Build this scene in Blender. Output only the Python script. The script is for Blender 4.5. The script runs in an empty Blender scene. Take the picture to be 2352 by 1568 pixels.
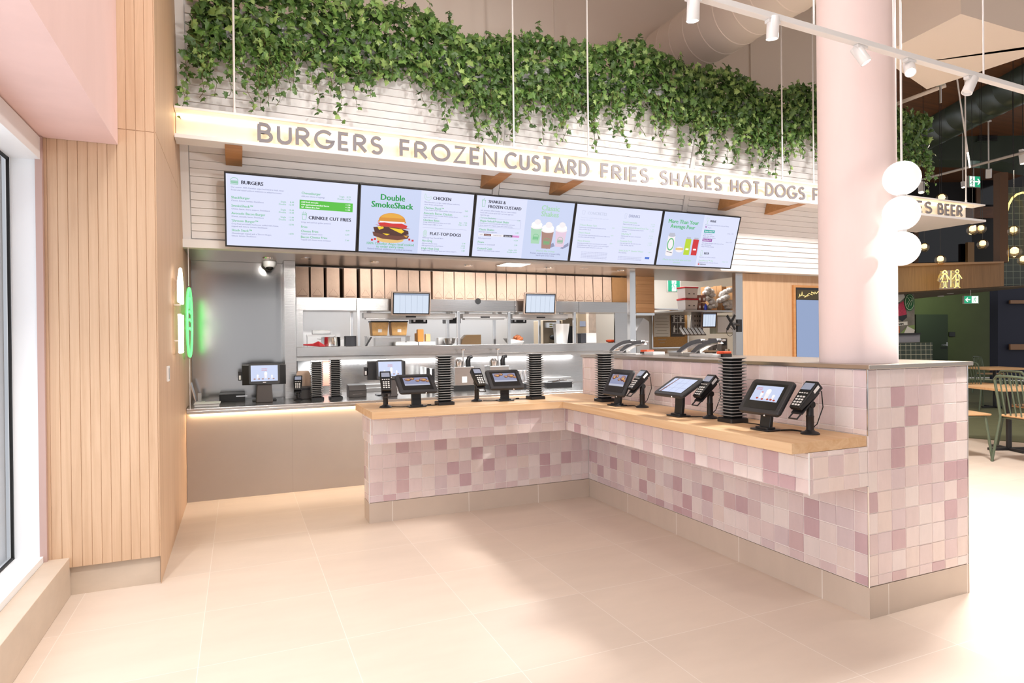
import bpy, bmesh, math, random, os
from mathutils import Matrix, Vector
PI = math.pi
V = Vector
S = bpy.context.scene
COL = S.collection

# ------------------------------------------------------------------ camera
TH, PIT, RO, FPX = .4096, -.0036, .0105, 1445.0
fw = V((math.sin(TH), math.cos(TH), 0)); rt = V((math.cos(TH), -math.sin(TH), 0)); up = V((0, 0, 1))
f = fw*math.cos(PIT)+up*math.sin(PIT); u_ = up*math.cos(PIT)-fw*math.sin(PIT)
r_ = rt*math.cos(RO)-u_*math.sin(RO); u_ = rt*math.sin(RO)+u_*math.cos(RO)
cd = bpy.data.cameras.new('camera'); cam = bpy.data.objects.new('camera', cd); COL.objects.link(cam)
cd.sensor_width = 36; cd.lens = FPX*36/2352; cd.clip_start = .05; cd.clip_end = 200
cam.matrix_world = Matrix(((r_.x, u_.x, -f.x, 0), (r_.y, u_.y, -f.y, 0), (r_.z, u_.z, -f.z, 1.4), (0, 0, 0, 1)))
S.camera = cam
# ------------------------------------------------------------------ view, sky
S.view_settings.view_transform = 'Standard'; S.view_settings.look = 'None'
S.view_settings.exposure = 0.0; S.view_settings.gamma = 1.0
try: S.view_settings.use_curve_mapping = False
except Exception: pass
S.cycles.use_denoising = True
S.cycles.max_bounces = 8; S.cycles.diffuse_bounces = 4; S.cycles.glossy_bounces = 4; S.cycles.transmission_bounces = 6
S.cycles.sample_clamp_indirect = 6.0; S.cycles.caustics_reflective = False; S.cycles.caustics_refractive = False
W = bpy.data.worlds.new('sky'); S.world = W; W.use_nodes = True
bg = W.node_tree.nodes['Background']; bg.inputs[0].default_value = (.95, .96, 1.0, 1); bg.inputs[1].default_value = .72

def lin(h):
    h = h.lstrip('#'); o = []
    for i in (0, 2, 4):
        c = int(h[i:i+2], 16)/255
        o.append(c/12.92 if c <= .04045 else ((c+.055)/1.055)**2.4)
    return (*o, 1)
def light(kind, name, loc, target, energy, col=(1, 1, 1), size=.3, size_y=None, angle=None, blend=.3):
    d = bpy.data.lights.new(name, kind); d.energy = energy*LK; d.color = col
    if kind == 'AREA':
        d.size = size
        if size_y: d.shape = 'RECTANGLE'; d.size_y = size_y
    else: d.shadow_soft_size = size
    if kind == 'SPOT': d.spot_size = angle; d.spot_blend = blend
    o = bpy.data.objects.new(name, d); COL.objects.link(o); o.location = loc
    o.rotation_euler = (V(target)-V(loc)).to_track_quat('-Z', 'Y').to_euler()
    return o
LK = 1.0
WARM = (1, .86, .72); NEUT = (1, .965, .93); COOL = (.95, .97, 1)
# daylight through the left window
light('AREA', 'daylight', (-1.18, 1.6, 1.35), (3, 2.2, .6), 75, COOL, 4.6, 2.2)
# spot lamps (the fixtures on the near track are built further down; the others are out of view, some only added for their light)
light('SPOT', 'spot_lamp', (1.57, 1.90, 2.54), (.9, 5.7, 3.2), 60, NEUT, .05, angle=1.6, blend=.6)
light('SPOT', 'spot_lamp', (1.98, 1.90, 2.53), (1.9, 5.7, 3.2), 60, NEUT, .05, angle=1.5, blend=.6)
light('SPOT', 'spot_lamp', (1.30, .50, 3.90), (2.1, 5.8, 2.9), 290, NEUT, .06, angle=1.05, blend=.6)
light('SPOT', 'spot_lamp', (4.70, 2.70, 3.70), (1.6, 5.9, 2.7), 110, NEUT, .06, angle=1.5, blend=.5)  # unseen spot added to throw the wall shadows leftwards; on no built track
light('SPOT', 'spot_lamp', (2.72, 1.78, 2.50), (1.0, -.2, 0), 60, NEUT, .05, angle=1.6, blend=.6)
light('SPOT', 'spot_lamp', (3.60, 1.80, 2.50), (4.8, .9, 0), 150, NEUT, .05, angle=1.9, blend=.5)
light('SPOT', 'ledge_fill', (-.80, 2.6, 2.50), (-.9, 2.5, 0), 110, NEUT, .05, angle=2.2, blend=.7)  # fill spot added to brighten the ledge top; no fitting in the soffit
light('SPOT', 'spot_lamp', (4.25, .90, 2.90), (3.22, 2.4, 1.62), 420, NEUT, .05, angle=.42, blend=.8)  # fill spot added to whiten the lower column; no lamp hangs here
# ceiling lamps over the queue and over the dining floor, above the frame
for lx, ly, e in ((.1, 1.4, 36), (1.6, .2, 32), (.2, 3.0, 16), (2.0, 3.2, 8), (-.4, 2.2, 24)):
    light('AREA', 'ceiling_lamp', (lx, ly, 4.6), (lx, ly+.3, 0), e, NEUT, .5)
light('AREA', 'ceiling_lamp', (5.4, 3.0, 4.0), (5.4, 3.0, 0), 330, NEUT, .6)
# kitchen lamps above the line
light('AREA', 'kitchen_lamp', (1.6, 7.75, 2.70), (1.6, 7.75, 0), 75, COOL, 2.4, .5)
light('AREA', 'kitchen_lamp', (3.6, 7.75, 2.70), (3.6, 7.75, 0), 75, COOL, 1.6, .5)
light('AREA', 'kitchen_lamp', (6.6, 8.3, 2.74), (6.6, 8.3, 0), 38, COOL, 1.2, .6)
# ------------------------------------------------------------------ materials
MATS = {}
def mat(name, col, rough=.5, metal=0, emit=None, es=0, noise=None, bump=None, spec=None, trans=0, coat=0, attr=None, ior=None, alpha=None):
    if name in MATS: return MATS[name]
    m = bpy.data.materials.new(name); m.use_nodes = True; nt = m.node_tree; N = nt.nodes; L = nt.links
    b = N['Principled BSDF']
    c = lin(col) if isinstance(col, str) else (*col, 1)
    b.inputs['Base Color'].default_value = c; b.inputs['Roughness'].default_value = rough; b.inputs['Metallic'].default_value = metal
    if spec is not None: b.inputs['Specular IOR Level'].default_value = spec
    if trans: b.inputs['Transmission Weight'].default_value = trans
    if ior: b.inputs['IOR'].default_value = ior
    if alpha is not None: b.inputs['Alpha'].default_value = alpha
    if coat: b.inputs['Coat Weight'].default_value = coat; b.inputs['Coat Roughness'].default_value = .08
    if emit:
        e = lin(emit) if isinstance(emit, str) else (*emit, 1)
        b.inputs['Emission Color'].default_value = e; b.inputs['Emission Strength'].default_value = es
    tc = N.new('ShaderNodeTexCoord')
    src = None
    if attr:
        a = N.new('ShaderNodeAttribute'); a.attribute_name = attr; src = a.outputs['Color']
    if noise:
        sc, amt = noise[0], noise[1]; stretch = noise[2] if len(noise) > 2 else (1, 1, 1)
        mp = N.new('ShaderNodeMapping'); mp.inputs['Scale'].default_value = stretch; L.new(tc.outputs['Object'], mp.inputs[0])
        n = N.new('ShaderNodeTexNoise'); n.inputs['Scale'].default_value = sc; n.inputs['Detail'].default_value = 6; n.inputs['Roughness'].default_value = .6
        L.new(mp.outputs[0], n.inputs[0])
        rmp = N.new('ShaderNodeMapRange'); rmp.inputs[1].default_value = .3; rmp.inputs[2].default_value = .7
        rmp.inputs[3].default_value = 1-amt; rmp.inputs[4].default_value = 1+amt*.6
        L.new(n.outputs[0], rmp.inputs[0])
        mx = N.new('ShaderNodeMix'); mx.data_type = 'RGBA'; mx.blend_type = 'MULTIPLY'; mx.inputs[0].default_value = 1
        if src: L.new(src, mx.inputs[6])
        else: mx.inputs[6].default_value = c
        L.new(rmp.outputs[0], mx.inputs[7]); src = mx.outputs[2]
    if src: L.new(src, b.inputs['Base Color'])
    if bump:
        n2 = N.new('ShaderNodeTexNoise'); n2.inputs['Scale'].default_value = bump[0]; n2.inputs['Detail'].default_value = 4
        mp2 = N.new('ShaderNodeMapping'); mp2.inputs['Scale'].default_value = bump[2] if len(bump) > 2 else (1, 1, 1)
        L.new(tc.outputs['Object'], mp2.inputs[0]); L.new(mp2.outputs[0], n2.inputs[0])
        bp = N.new('ShaderNodeBump'); bp.inputs['Strength'].default_value = bump[1]; bp.inputs['Distance'].default_value = .01
        L.new(n2.outputs[0], bp.inputs['Height']); L.new(bp.outputs[0], b.inputs['Normal'])
    MATS[name] = m
    return m
def grid_mat(name, base, line, px, py, ox, oy, lw, var=.05, rough=.5, axes=(0, 1), noise=.06, nscale=2.2):
    m = bpy.data.materials.new(name); m.use_nodes = True; nt = m.node_tree; N = nt.nodes; L = nt.links; b = N['Principled BSDF']
    def ma(op, a, c=None, clamp=False):
        n = N.new('ShaderNodeMath'); n.operation = op; n.use_clamp = clamp
        for i, x in enumerate((a, c)):
            if x is None: continue
            if isinstance(x, (int, float)): n.inputs[i].default_value = x
            else: L.new(x, n.inputs[i])
        return n.outputs[0]
    tc = N.new('ShaderNodeTexCoord'); sp = N.new('ShaderNodeSeparateXYZ'); L.new(tc.outputs['Object'], sp.inputs[0])
    def ax(i, p, o):
        s = ma('DIVIDE', ma('SUBTRACT', sp.outputs[axes[i]], o), p)
        fr = ma('FRACT', s); d = ma('MULTIPLY', ma('MINIMUM', fr, ma('SUBTRACT', 1, fr)), p)
        return ma('FLOOR', s), ma('LESS_THAN', d, lw)
    fx, lx = ax(0, px, ox); fy, ly = ax(1, py, oy)
    ln = ma('MAXIMUM', lx, ly)
    cb = N.new('ShaderNodeCombineXYZ'); L.new(fx, cb.inputs[0]); L.new(fy, cb.inputs[1])
    wn = N.new('ShaderNodeTexWhiteNoise'); L.new(cb.outputs[0], wn.inputs[0])
    no = N.new('ShaderNodeTexNoise'); no.inputs['Scale'].default_value = nscale; no.inputs['Detail'].default_value = 7; no.inputs['Roughness'].default_value = .62
    mp = N.new('ShaderNodeMapping'); mp.inputs['Scale'].default_value = (1, 3, 1) if axes == (0, 1) else (1, 1, 1); L.new(tc.outputs['Object'], mp.inputs[0]); L.new(mp.outputs[0], no.inputs[0])
    k = ma('ADD', ma('ADD', 1-var/2-noise, ma('MULTIPLY', wn.outputs[0], var)), ma('MULTIPLY', no.outputs[0], 2*noise))
    mx = N.new('ShaderNodeMix'); mx.data_type = 'RGBA'; mx.blend_type = 'MULTIPLY'; mx.inputs[0].default_value = 1; mx.inputs[6].default_value = lin(base); L.new(k, mx.inputs[7])
    m2 = N.new('ShaderNodeMix'); m2.data_type = 'RGBA'; L.new(ln, m2.inputs[0]); L.new(mx.outputs[2], m2.inputs[6]); m2.inputs[7].default_value = lin(line)
    L.new(m2.outputs[2], b.inputs['Base Color']); b.inputs['Roughness'].default_value = rough
    MATS[name] = m
    return m
def wood(name, c1, c2, axis='z', scale=1.0, rough=.55):
    if name in MATS: return MATS[name]
    m = bpy.data.materials.new(name); m.use_nodes = True; nt = m.node_tree; N = nt.nodes; L = nt.links; b = N['Principled BSDF']
    tc = N.new('ShaderNodeTexCoord'); mp = N.new('ShaderNodeMapping'); L.new(tc.outputs['Object'], mp.inputs[0])
    s = {'x': (.6, 14, 14), 'y': (14, .6, 14), 'z': (14, 14, .6)}[axis]; mp.inputs['Scale'].default_value = tuple(q*scale for q in s)
    n = N.new('ShaderNodeTexNoise'); n.inputs['Scale'].default_value = 1.6; n.inputs['Detail'].default_value = 8; n.inputs['Roughness'].default_value = .65; n.inputs['Distortion'].default_value = .8
    L.new(mp.outputs[0], n.inputs[0])
    cr = N.new('ShaderNodeValToRGB'); cr.color_ramp.elements[0].color = lin(c1); cr.color_ramp.elements[1].color = lin(c2)
    cr.color_ramp.elements[0].position = .32; cr.color_ramp.elements[1].position = .68
    L.new(n.outputs[0], cr.inputs[0]); L.new(cr.outputs[0], b.inputs['Base Color']); b.inputs['Roughness'].default_value = rough
    MATS[name] = m
    return m
def screen_mat(name, col, es=1.0):
    if name in MATS: return MATS[name]
    m = mat(name, (0.02, 0.02, 0.02), .25, 0, col, es)
    return m
oak = wood('oak_vertical', '#BF9D7E', '#CFAF91', 'z'); oak_x = wood('oak_along_x', '#CDA276', '#DFBF98', 'x'); oak_y = wood('oak_along_y', '#CDA276', '#DFBF98', 'y')
oak_dk = wood('oak_bracket', '#B07A48', '#C08C58', 'x'); plaster_pink = mat('pink_plaster', '#F0DBD7', .8, noise=(3, .05, (1, 1, .3))); soffit_pink = mat('soffit_pink', '#E6C6C1', .8, noise=(3, .05, (1, 1, .3))); cream = mat('cream_paint', '#E6DACE', .8)
white = mat('white_paint', '#F0EDEB', .55); white_gloss = mat('white_enamel', '#EEECEA', .3); frame_white = mat('window_white', '#EEF0F2', .4)
stone = mat('beige_porcelain', '#C9B8A6', .5, noise=(4, .08, (1, 1, 2))); greystone = grid_mat('grey_porcelain', '#A59A91', '#958A81', 1.22, 9, .447, -3, .0015, .03, .45, (0, 2), .06, 3)
steel = mat('brushed_steel', (.56, .545, .53), .24, 1, bump=(120, .06, (.02, 1, 1))); steel_dull = mat('dull_steel', (.55, .54, .53), .38, 1); steel_hi = mat('polished_steel', (.8, .79, .78), .16, 1)
steel_br = mat('warm_steel_cap', (.50, .43, .37), .3, 1); black = mat('black_plastic', '#1B1A1C', .42); black_sat = mat('satin_black', '#121214', .3); dark = mat('charcoal_plastic', '#2B2A2C', .45)
rubber = mat('black_rubber', '#0C0C0D', .6); glass = mat('clear_glass', (1, 1, 1), .02, trans=1, ior=1.12); paper = mat('white_paper', '#EDEBE8', .7); kraft = mat('kraft_paper', '#C9AD98', .8, noise=(14, .07), bump=(18, .25))
kraft_dk = mat('kraft_print', '#6B4A36', .8); grout = mat('white_grout', '#EFE6E2', .8); tile = mat('pink_glazed_tile', '#E3C9C6', .24, attr='tint', noise=(22, .04, (1, 1, .35)), bump=(26, .16))
floor_m = grid_mat('floor_porcelain', '#D4C3B4', '#E0D5CA', .628, .61, -.177, 2.417, .0017, .075, .42, (0, 1), .09, 2.0)
red = mat('red_plastic', '#C8202A', .4); orange = mat('orange_plastic', '#E8552A', .4); copper = mat('hanging_rod', '#E9E6E4', .4)
led = mat('warm_led', (.9, .8, .6), .5, emit='#FFD9A0', es=9); led_sign = mat('sign_led', (.9, .8, .6), .5, emit='#FFE2B4', es=9); globe_m = mat('opal_globe', (.4, .4, .4), .3, emit='#FFF6EC', es=.85)
letter_m = mat('taupe_letter', '#7C787C', .5); neon_w = mat('white_neon', (1, 1, 1), .3, emit='#FFF3DE', es=2.5); neon_g = mat('green_neon', (.2, .8, .3), .3, emit='#4BFF66', es=2.2); neon_y = mat('yellow_neon', (1, .9, .4), .3, emit='#FFE06A', es=2.6)

# ------------------------------------------------------------------ mesh helpers
class MB:
    def __init__(s): s.v = []; s.f = []; s.m = []; s.c = []; s.T = Matrix.Identity(4); s.mi = 0; s.col = None
    def add(s, vs, fs, m=None):
        o = len(s.v); s.v += [tuple(s.T @ V(p)) for p in vs]
        for q in fs: s.f.append(tuple(i+o for i in q)); s.m.append(s.mi if m is None else m); s.c.append(s.col)
        return s
    def box(s, x0, x1, y0, y1, z0, z1, m=None):
        p = [(x, y, z) for z in (z0, z1) for y in (y0, y1) for x in (x0, x1)]
        return s.add(p, [(0, 2, 3, 1), (4, 5, 7, 6), (0, 1, 5, 4), (2, 6, 7, 3), (0, 4, 6, 2), (1, 3, 7, 5)], m)
    def prism(s, poly, ext, m=None):
        n = len(poly); e = V(ext); p = [V(q) for q in poly]
        return s.add(p+[q+e for q in p], [tuple(range(n-1, -1, -1)), tuple(range(n, 2*n))]+[(i, (i+1) % n, n+(i+1) % n, n+i) for i in range(n)], m)
    def poly(s, pts, m=None): return s.add(pts, [tuple(range(len(pts)))], m)
    def loft(s, rings, m=None, cap=True, close=True):
        n = len(rings[0]); fs = []
        for k in range(len(rings)-1):
            for i in range(n if close else n-1): fs.append((k*n+i, k*n+(i+1) % n, (k+1)*n+(i+1) % n, (k+1)*n+i))
        if cap: fs += [tuple(range(n-1, -1, -1)), tuple((len(rings)-1)*n+i for i in range(n))]
        return s.add([p for r in rings for p in r], fs, m)
    def tube(s, pts, r, n=8, m=None, cap=True):
        pts = [V(p) for p in pts]; rings = []; nrm = None
        for i, p in enumerate(pts):
            d = (pts[min(i+1, len(pts)-1)]-pts[max(i-1, 0)]).normalized()
            if nrm is None:
                nrm = d.orthogonal().normalized()
            nrm = (nrm-d*nrm.dot(d)).normalized(); b = d.cross(nrm)
            rr = r[i] if isinstance(r, (list, tuple)) else r
            rings.append([p+(nrm*math.cos(2*PI*k/n)+b*math.sin(2*PI*k/n))*rr for k in range(n)])
        return s.loft(rings, m, cap)
    def lathe(s, prof, n=24, o=(0, 0, 0), m=None, cap=True):
        return s.loft([[(o[0]+r*math.cos(2*PI*k/n), o[1]+r*math.sin(2*PI*k/n), o[2]+z) for k in range(n)] for r, z in prof], m, cap)
    def ball(s, c, r, nu=20, nv=12, m=None):
        if not isinstance(r, (tuple, list)): r = (r, r, r)
        return s.loft([[(c[0]+r[0]*math.sin(PI*j/nv)*math.cos(2*PI*k/nu), c[1]+r[1]*math.sin(PI*j/nv)*math.sin(2*PI*k/nu), c[2]-r[2]*math.cos(PI*j/nv)) for k in range(nu)]
                       for j in [.02*nv]+list(range(1, nv))+[nv-.02*nv]], m)
    def rrect(s, w, h, d, r=.01, n=4, m=None, z0=0, taper=1):
        pts = []
        for cx, cy, a in ((w/2-r, h/2-r, 0), (-w/2+r, h/2-r, 90), (-w/2+r, -h/2+r, 180), (w/2-r, -h/2+r, 270)):
            for k in range(n+1):
                t = math.radians(a+90*k/n); pts.append((cx+r*math.cos(t), cy+r*math.sin(t)))
        return s.loft([[(x, y, z0) for x, y in pts], [(x*taper, y*taper, z0+d) for x, y in pts]], m)
    def stroke(s, paths, t, d, m=None):
        # flat strokes of width t in the local XY plane, extruded by d along Z
        for pk, (closed, pts) in enumerate(paths):
            pts = [V((p[0], p[1])) for p in pts]; n = len(pts); Lf = []; Rt = []; dz = d*(1-.012*pk)

            for i, p in enumerate(pts):
                a = pts[(i-1) % n] if (closed or i > 0) else None; b = pts[(i+1) % n] if (closed or i < n-1) else None
                d1 = (p-a).normalized() if a is not None else None; d2 = (b-p).normalized() if b is not None else None
                if d1 is None: d1 = d2
                if d2 is None: d2 = d1
                n1 = V((-d1.y, d1.x)); n2 = V((-d2.y, d2.x)); mm = n1+n2
                if mm.length < 1e-4: mm = n1
                mm.normalize(); k = min(1/max(mm.dot(n1), .3), 1.45)
                Lf.append(p+mm*t/2*k); Rt.append(p-mm*t/2*k)
            seg = range(n if closed else n-1)
            for i in seg:
                j = (i+1) % n; q = [Lf[i], Lf[j], Rt[j], Rt[i]]
                s.add([(x.x, x.y, 0) for x in q]+[(x.x, x.y, dz) for x in q], [(0, 1, 2, 3), (7, 6, 5, 4), (0, 4, 5, 1), (3, 2, 6, 7)]+([(0, 3, 7, 4)] if (not closed and i == 0) else [])+([(1, 5, 6, 2)] if (not closed and i == n-2) else []), m)
        return s
    def text(s, body, size, x, y, m=None, z=0, align='LEFT', bold=0, wx=1.0):
        vs, fs = text_geo(body, size, align, 0)
        for k in ((0,) if bold < .008 else (-1, 1) if bold < .018 else (-2.2, -.7, .7, 2.2)):
            s.add([(x+a*wx+k*size*.016, y+b, z) for a, b in vs], fs, m)
        return s
    def build(s, name, mats, parent=None, smooth=False, bevel=0, kind=None, fix=True):
        me = bpy.data.meshes.new(name); me.from_pydata(s.v, [], s.f)
        if not isinstance(mats, (list, tuple)): mats = [mats]
        for q in mats: me.materials.append(q)
        me.polygons.foreach_set('material_index', [min(i, len(mats)-1) for i in s.m])
        if any(c is not None for c in s.c):
            at_ = me.color_attributes.new('tint', 'FLOAT_COLOR', 'CORNER'); buf = []
            for p, c in zip(me.polygons, s.c): buf += list(c or (1, 1, 1, 1))*p.loop_total
            at_.data.foreach_set('color', buf)
        if fix:
            b = bmesh.new(); b.from_mesh(me); bmesh.ops.recalc_face_normals(b, faces=b.faces); b.to_mesh(me); b.free()
        if smooth: me.polygons.foreach_set('use_smooth', [True]*len(me.polygons))
        me.update()
        o = bpy.data.objects.new(name, me); COL.objects.link(o)
        if parent: o.parent = parent
        if kind: o['kind'] = kind
        if bevel:
            bv = o.modifiers.new('bevel', 'BEVEL'); bv.width = bevel; bv.segments = 2; bv.limit_method = 'ANGLE'; bv.angle_limit = .7
        if smooth:
            try:
                me.set_sharp_from_angle(angle=.7)
            except Exception: pass
        return o
TG = {}
def text_geo(body, size, align='LEFT', bold=0):
    k = (body, size, align, bold)
    if k in TG: return TG[k]
    c = bpy.data.curves.new('t', 'FONT'); c.body = body; c.size = size; c.align_x = align; c.offset = bold*size; c.resolution_u = 2
    o = bpy.data.objects.new('t', c); COL.objects.link(o)
    bpy.context.view_layer.update()
    me = bpy.data.meshes.new_from_object(o.evaluated_get(bpy.context.evaluated_depsgraph_get()))
    r = ([(v.co.x, v.co.y) for v in me.vertices], [tuple(p.vertices) for p in me.polygons])
    bpy.data.objects.remove(o); bpy.data.curves.remove(c); bpy.data.meshes.remove(me)
    TG[k] = r
    return r
def tag(o, label, cat, group=None, kind=None):
    o['label'] = label; o['category'] = cat
    if group: o['group'] = group
    if kind: o['kind'] = kind
    return o
def thing(name, label, cat, loc=(0, 0, 0), rz=0, group=None):
    o = bpy.data.objects.new(name, None); COL.objects.link(o); o.location = loc; o.rotation_euler = (0, 0, rz); o.empty_display_size = .1
    return tag(o, label, cat, group)
def struct(name, mb, m, **k): return mb.build(name, m, kind='structure', **k)
def dup(o, loc=None, rz=None, label=None, parent=None):
    c = o.copy(); COL.objects.link(c); c.parent = parent
    if loc is not None: c.location = loc
    if rz is not None: c.rotation_euler = (0, 0, rz)
    if label: c['label'] = label
    for ch in [q for q in COL.objects if q.parent == o]: dup(ch, parent=c)
    return c
def frame(o, x, y, z=None):
    # matrix whose local X,Y,Z axes are the given vectors at origin o
    x = V(x).normalized(); y = V(y).normalized(); z = V(z).normalized() if z else x.cross(y)
    return Matrix(((x.x, y.x, z.x, o[0]), (x.y, y.y, z.y, o[1]), (x.z, y.z, z.z, o[2]), (0, 0, 0, 1)))
def box1(name, m, b, label=None, cat=None, group=None, parent=None, bevel=.003, kind=None):
    o = MB().box(*b).build(name, m, parent, bevel=bevel, kind=kind)
    if label: tag(o, label, cat, group)
    return o

# ------------------------------------------------------------------ thin clear glass
def thin_glass(name, tint=(1, 1, 1), gl=.07, rough=.02):
    m = bpy.data.materials.new(name); m.use_nodes = True; nt = m.node_tree; N = nt.nodes; L = nt.links
    for n in list(N):
        if n.type == 'BSDF_PRINCIPLED': N.remove(n)
    out = N['Material Output']; t = N.new('ShaderNodeBsdfTransparent'); t.inputs[0].default_value = (*tint, 1)
    g = N.new('ShaderNodeBsdfGlossy'); g.inputs['Roughness'].default_value = rough
    x = N.new('ShaderNodeMixShader'); x.inputs[0].default_value = gl; L.new(t.outputs[0], x.inputs[1]); L.new(g.outputs[0], x.inputs[2]); L.new(x.outputs[0], out.inputs[0])
    return m
pane = thin_glass('window_glass', (.9, .92, .94), .05); acrylic = thin_glass('clear_acrylic', (.97, .95, .93), .04); clear = thin_glass('clear_plastic', (.88, .84, .8), .1, .15); amber = thin_glass('amber_glass', (1, .86, .66), .1)

# ------------------------------------------------------------------ setting: floor, left wall, window
struct('floor', MB().add([(-1.2, -4, 0), (26, -4, 0), (26, 26, 0), (-1.2, 26, 0)], [(0, 1, 2, 3)]), floor_m)
mb = MB()
x = -1.0; k = 0
while x < -.431:
    for z0, z1 in ((.162, 2.618), (2.622, 5.2)):
        x1 = min(x+.0460, -.431)
        mb.prism([(x+.0006, 4.19, z0), (x+.0005, 4.172, z0), (x+.0015, 4.170, z0), (x1-.0015, 4.170, z0), (x1-.0005, 4.172, z0), (x1-.0006, 4.19, z0)], (0, 0, z1-z0))
    x += .047; k += 1
mb.box(-1.05, -.432, 4.1735, 7.25, .162, 5.2)
# flat oak return towards the kitchen: two panels with a shadow gap
mb.box(-.432, -.43, 4.172, 5.60, .0, 2.618); mb.box(-.432, -.43, 4.172, 5.60, 2.622, 5.2); mb.box(-.432, -.43, 5.603, 6.2, 0, 5.2)
struct('wall_left', mb, oak)
struct('baseboard_left', MB().box(-1.05, -.436, 4.195, 7.2, 0, .160), stone)
struct('wall_left_upper', MB().box(-1.9, -.618, -4, 4.166, 2.527, 6.2), soffit_pink)
struct('trim_1', MB().box(-1.0, -.968, 4.14, 4.168, .2, 2.526), mat('taupe_trim', '#B79A92', .5))
w1 = struct('window_1', MB().box(-1.115, -.976, -4, 4.17, 2.40, 2.52).box(-1.115, -.976, 4.158, 4.2, .25, 2.40).box(-1.2, -.985, -4, 4.2, .0, .25).box(-1.16, -1.13, 3.2, 3.23, .25, 2.4), frame_white)
MB().box(-1.128, -1.116, -4, 4.158, 2.385, 2.40).box(-1.128, -1.116, 4.143, 4.158, .25, 2.40).box(-1.128, -1.116, -4, 4.158, .25, .262).build('gasket', rubber, w1)
MB().box(-1.140, -1.134, -4, 4.155, .25, 2.40).build('glass_pane', pane, w1)
MB().box(-1.19, -1.15, 3.75, 3.80, .25, 2.40).box(-1.19, -1.15, 4.05, 4.158, .25, 2.4).build('mullion', frame_white, w1)
struct('wall_window_ledge', MB().box(-.984, -.873, -4, 4.194, 0, .217), stone, bevel=.003)

# ------------------------------------------------------------------ louvred back wall over the servery
SL = -.31
def ly(z): return 6.09+SL*(z-2.26)
STILES = [-.43, 2.36, 4.72, 7.20, 8.15]
mb = MB()
for a, b in zip(STILES[:-1], STILES[1:]):
    z = 2.30
    while z < 4.02:
        z2 = z+.060
        mb.prism([(a+.07, ly(z)-.016, z), (a+.07, ly(z)-.016, z+.008), (a+.07, ly(z2)-.003, z2), (a+.07, ly(z2)+.012, z2), (a+.07, ly(z)+.012, z)], (b-a-.08, 0, 0))
        z += .0625
for a in STILES:
    mb.prism([(a, ly(2.285)-.018, 2.285), (a, ly(4.09)-.018, 4.09), (a, ly(4.09)+.03, 4.09), (a, ly(2.285)+.03, 2.285)], (.062, 0, 0))
mb.prism([(-.43, ly(2.285)+.013, 2.285), (-.43, ly(4.09)+.013, 4.09), (-.43, ly(4.09)+.05, 4.09), (-.43, ly(2.285)+.05, 2.285)], (8.62, 0, 0))
struct('wall_back', mb, white)
struct('trim_2', MB().box(-.43, 8.2, 6.03, 6.14, 2.214, 2.284), white)
struct('wall_back_upper', MB().box(-.43, 8.9, 6.9, 7.0, 2.8, 6.6).box(3.6, 3.62, 6.88, 6.9, 4, 6.6).box(6.75, 6.77, 6.88, 6.9, 4, 6.6), cream)
struct('wall_front_unseen', MB().box(-2, 10.5, -3.7, -3.5, 2.75, 6.4), mat('dark_unseen_wall', '#3A302B', .7))  # unseen; added to give the upper steel something dark to reflect
struct('ceiling', MB().box(-2, 10.5, -3.49, 9, 6.3, 6.4), cream)
struct('ceiling_kitchen', MB().box(-.43, 6.2, 6.141, 7.36, 2.216, 2.25), mat('satin_soffit', (.46, .43, .41), .30, 1))

# ------------------------------------------------------------------ tiles
LIGHTS = ['#EADEDB', '#E7D8D5', '#E4D2D0', '#E6D5CF', '#E9DCDA', '#E2D0CF']; MID = ['#DECBCB', '#DBC6C7', '#DAC8CB']; DARK = ['#CDB0B5', '#C9ABB1', '#D1B5B7', '#C8A8AE']
def tiles(mb, o, u, v, n, W_, H_, au, av, p=.1035, seed=1, darks=None, pd=.10, pm=.2, deep=0):
    R = random.Random(seed); o = V(o); u = V(u); v = V(v); n = V(n)
    i0 = math.floor((0-au)/p)-1
    for i in range(i0, i0+int(W_/p)+4):
        for j in range(-1+math.floor(-av/p), int(H_/p)+3+math.floor(-av/p)):
            a0, a1 = max(0, au+i*p), min(W_, au+(i+1)*p); b0, b1 = max(0, av+j*p), min(H_, av+(j+1)*p)
            q = R.random(); jit = [R.uniform(-.0009, .0009) for _ in range(8)]; tl = [R.uniform(-.0006, .0006) for _ in range(3)]
            c = lin(R.choice(DARK if q < pd else MID if q < pd+pm else LIGHTS))
            if darks is not None:
                key = (i-i0, j)
                c = lin(R.choice(DARK)) if (i, j) in darks else (c if q > pd else lin(R.choice(LIGHTS)))
            k = R.uniform(.96, 1.03)*(1-deep); c = (c[0]*k, c[1]*k, c[2]*k, 1)
            if a1-a0 < .006 or b1-b0 < .006: continue
            g = .0017
            q4 = [(a0+g+jit[0], b0+g+jit[1]), (a1-g+jit[2], b0+g+jit[3]), (a1-g+jit[4], b1-g+jit[5]), (a0+g+jit[6], b1-g+jit[7])]
            e = .0022; cx, cy = (a0+a1)/2, (b0+b1)/2
            top = [(x+(e if x < cx else -e), y+(e if y < cy else -e)) for x, y in q4]
            mb.col = c
            P1 = [o+u*x+v*y for x, y in q4]; P2 = [o+u*x+v*y+n*(.0035+tl[0]+tl[1]*(x-cx)/p*2+tl[2]*(y-cy)/p*2) for x, y in top]
            mb.add(P1+P2, [(4, 5, 6, 7)]+[(t, (t+1) % 4, 4+(t+1) % 4, 4+t) for t in range(4)], 0)
    mb.col = None
zl = 1.1399
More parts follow.
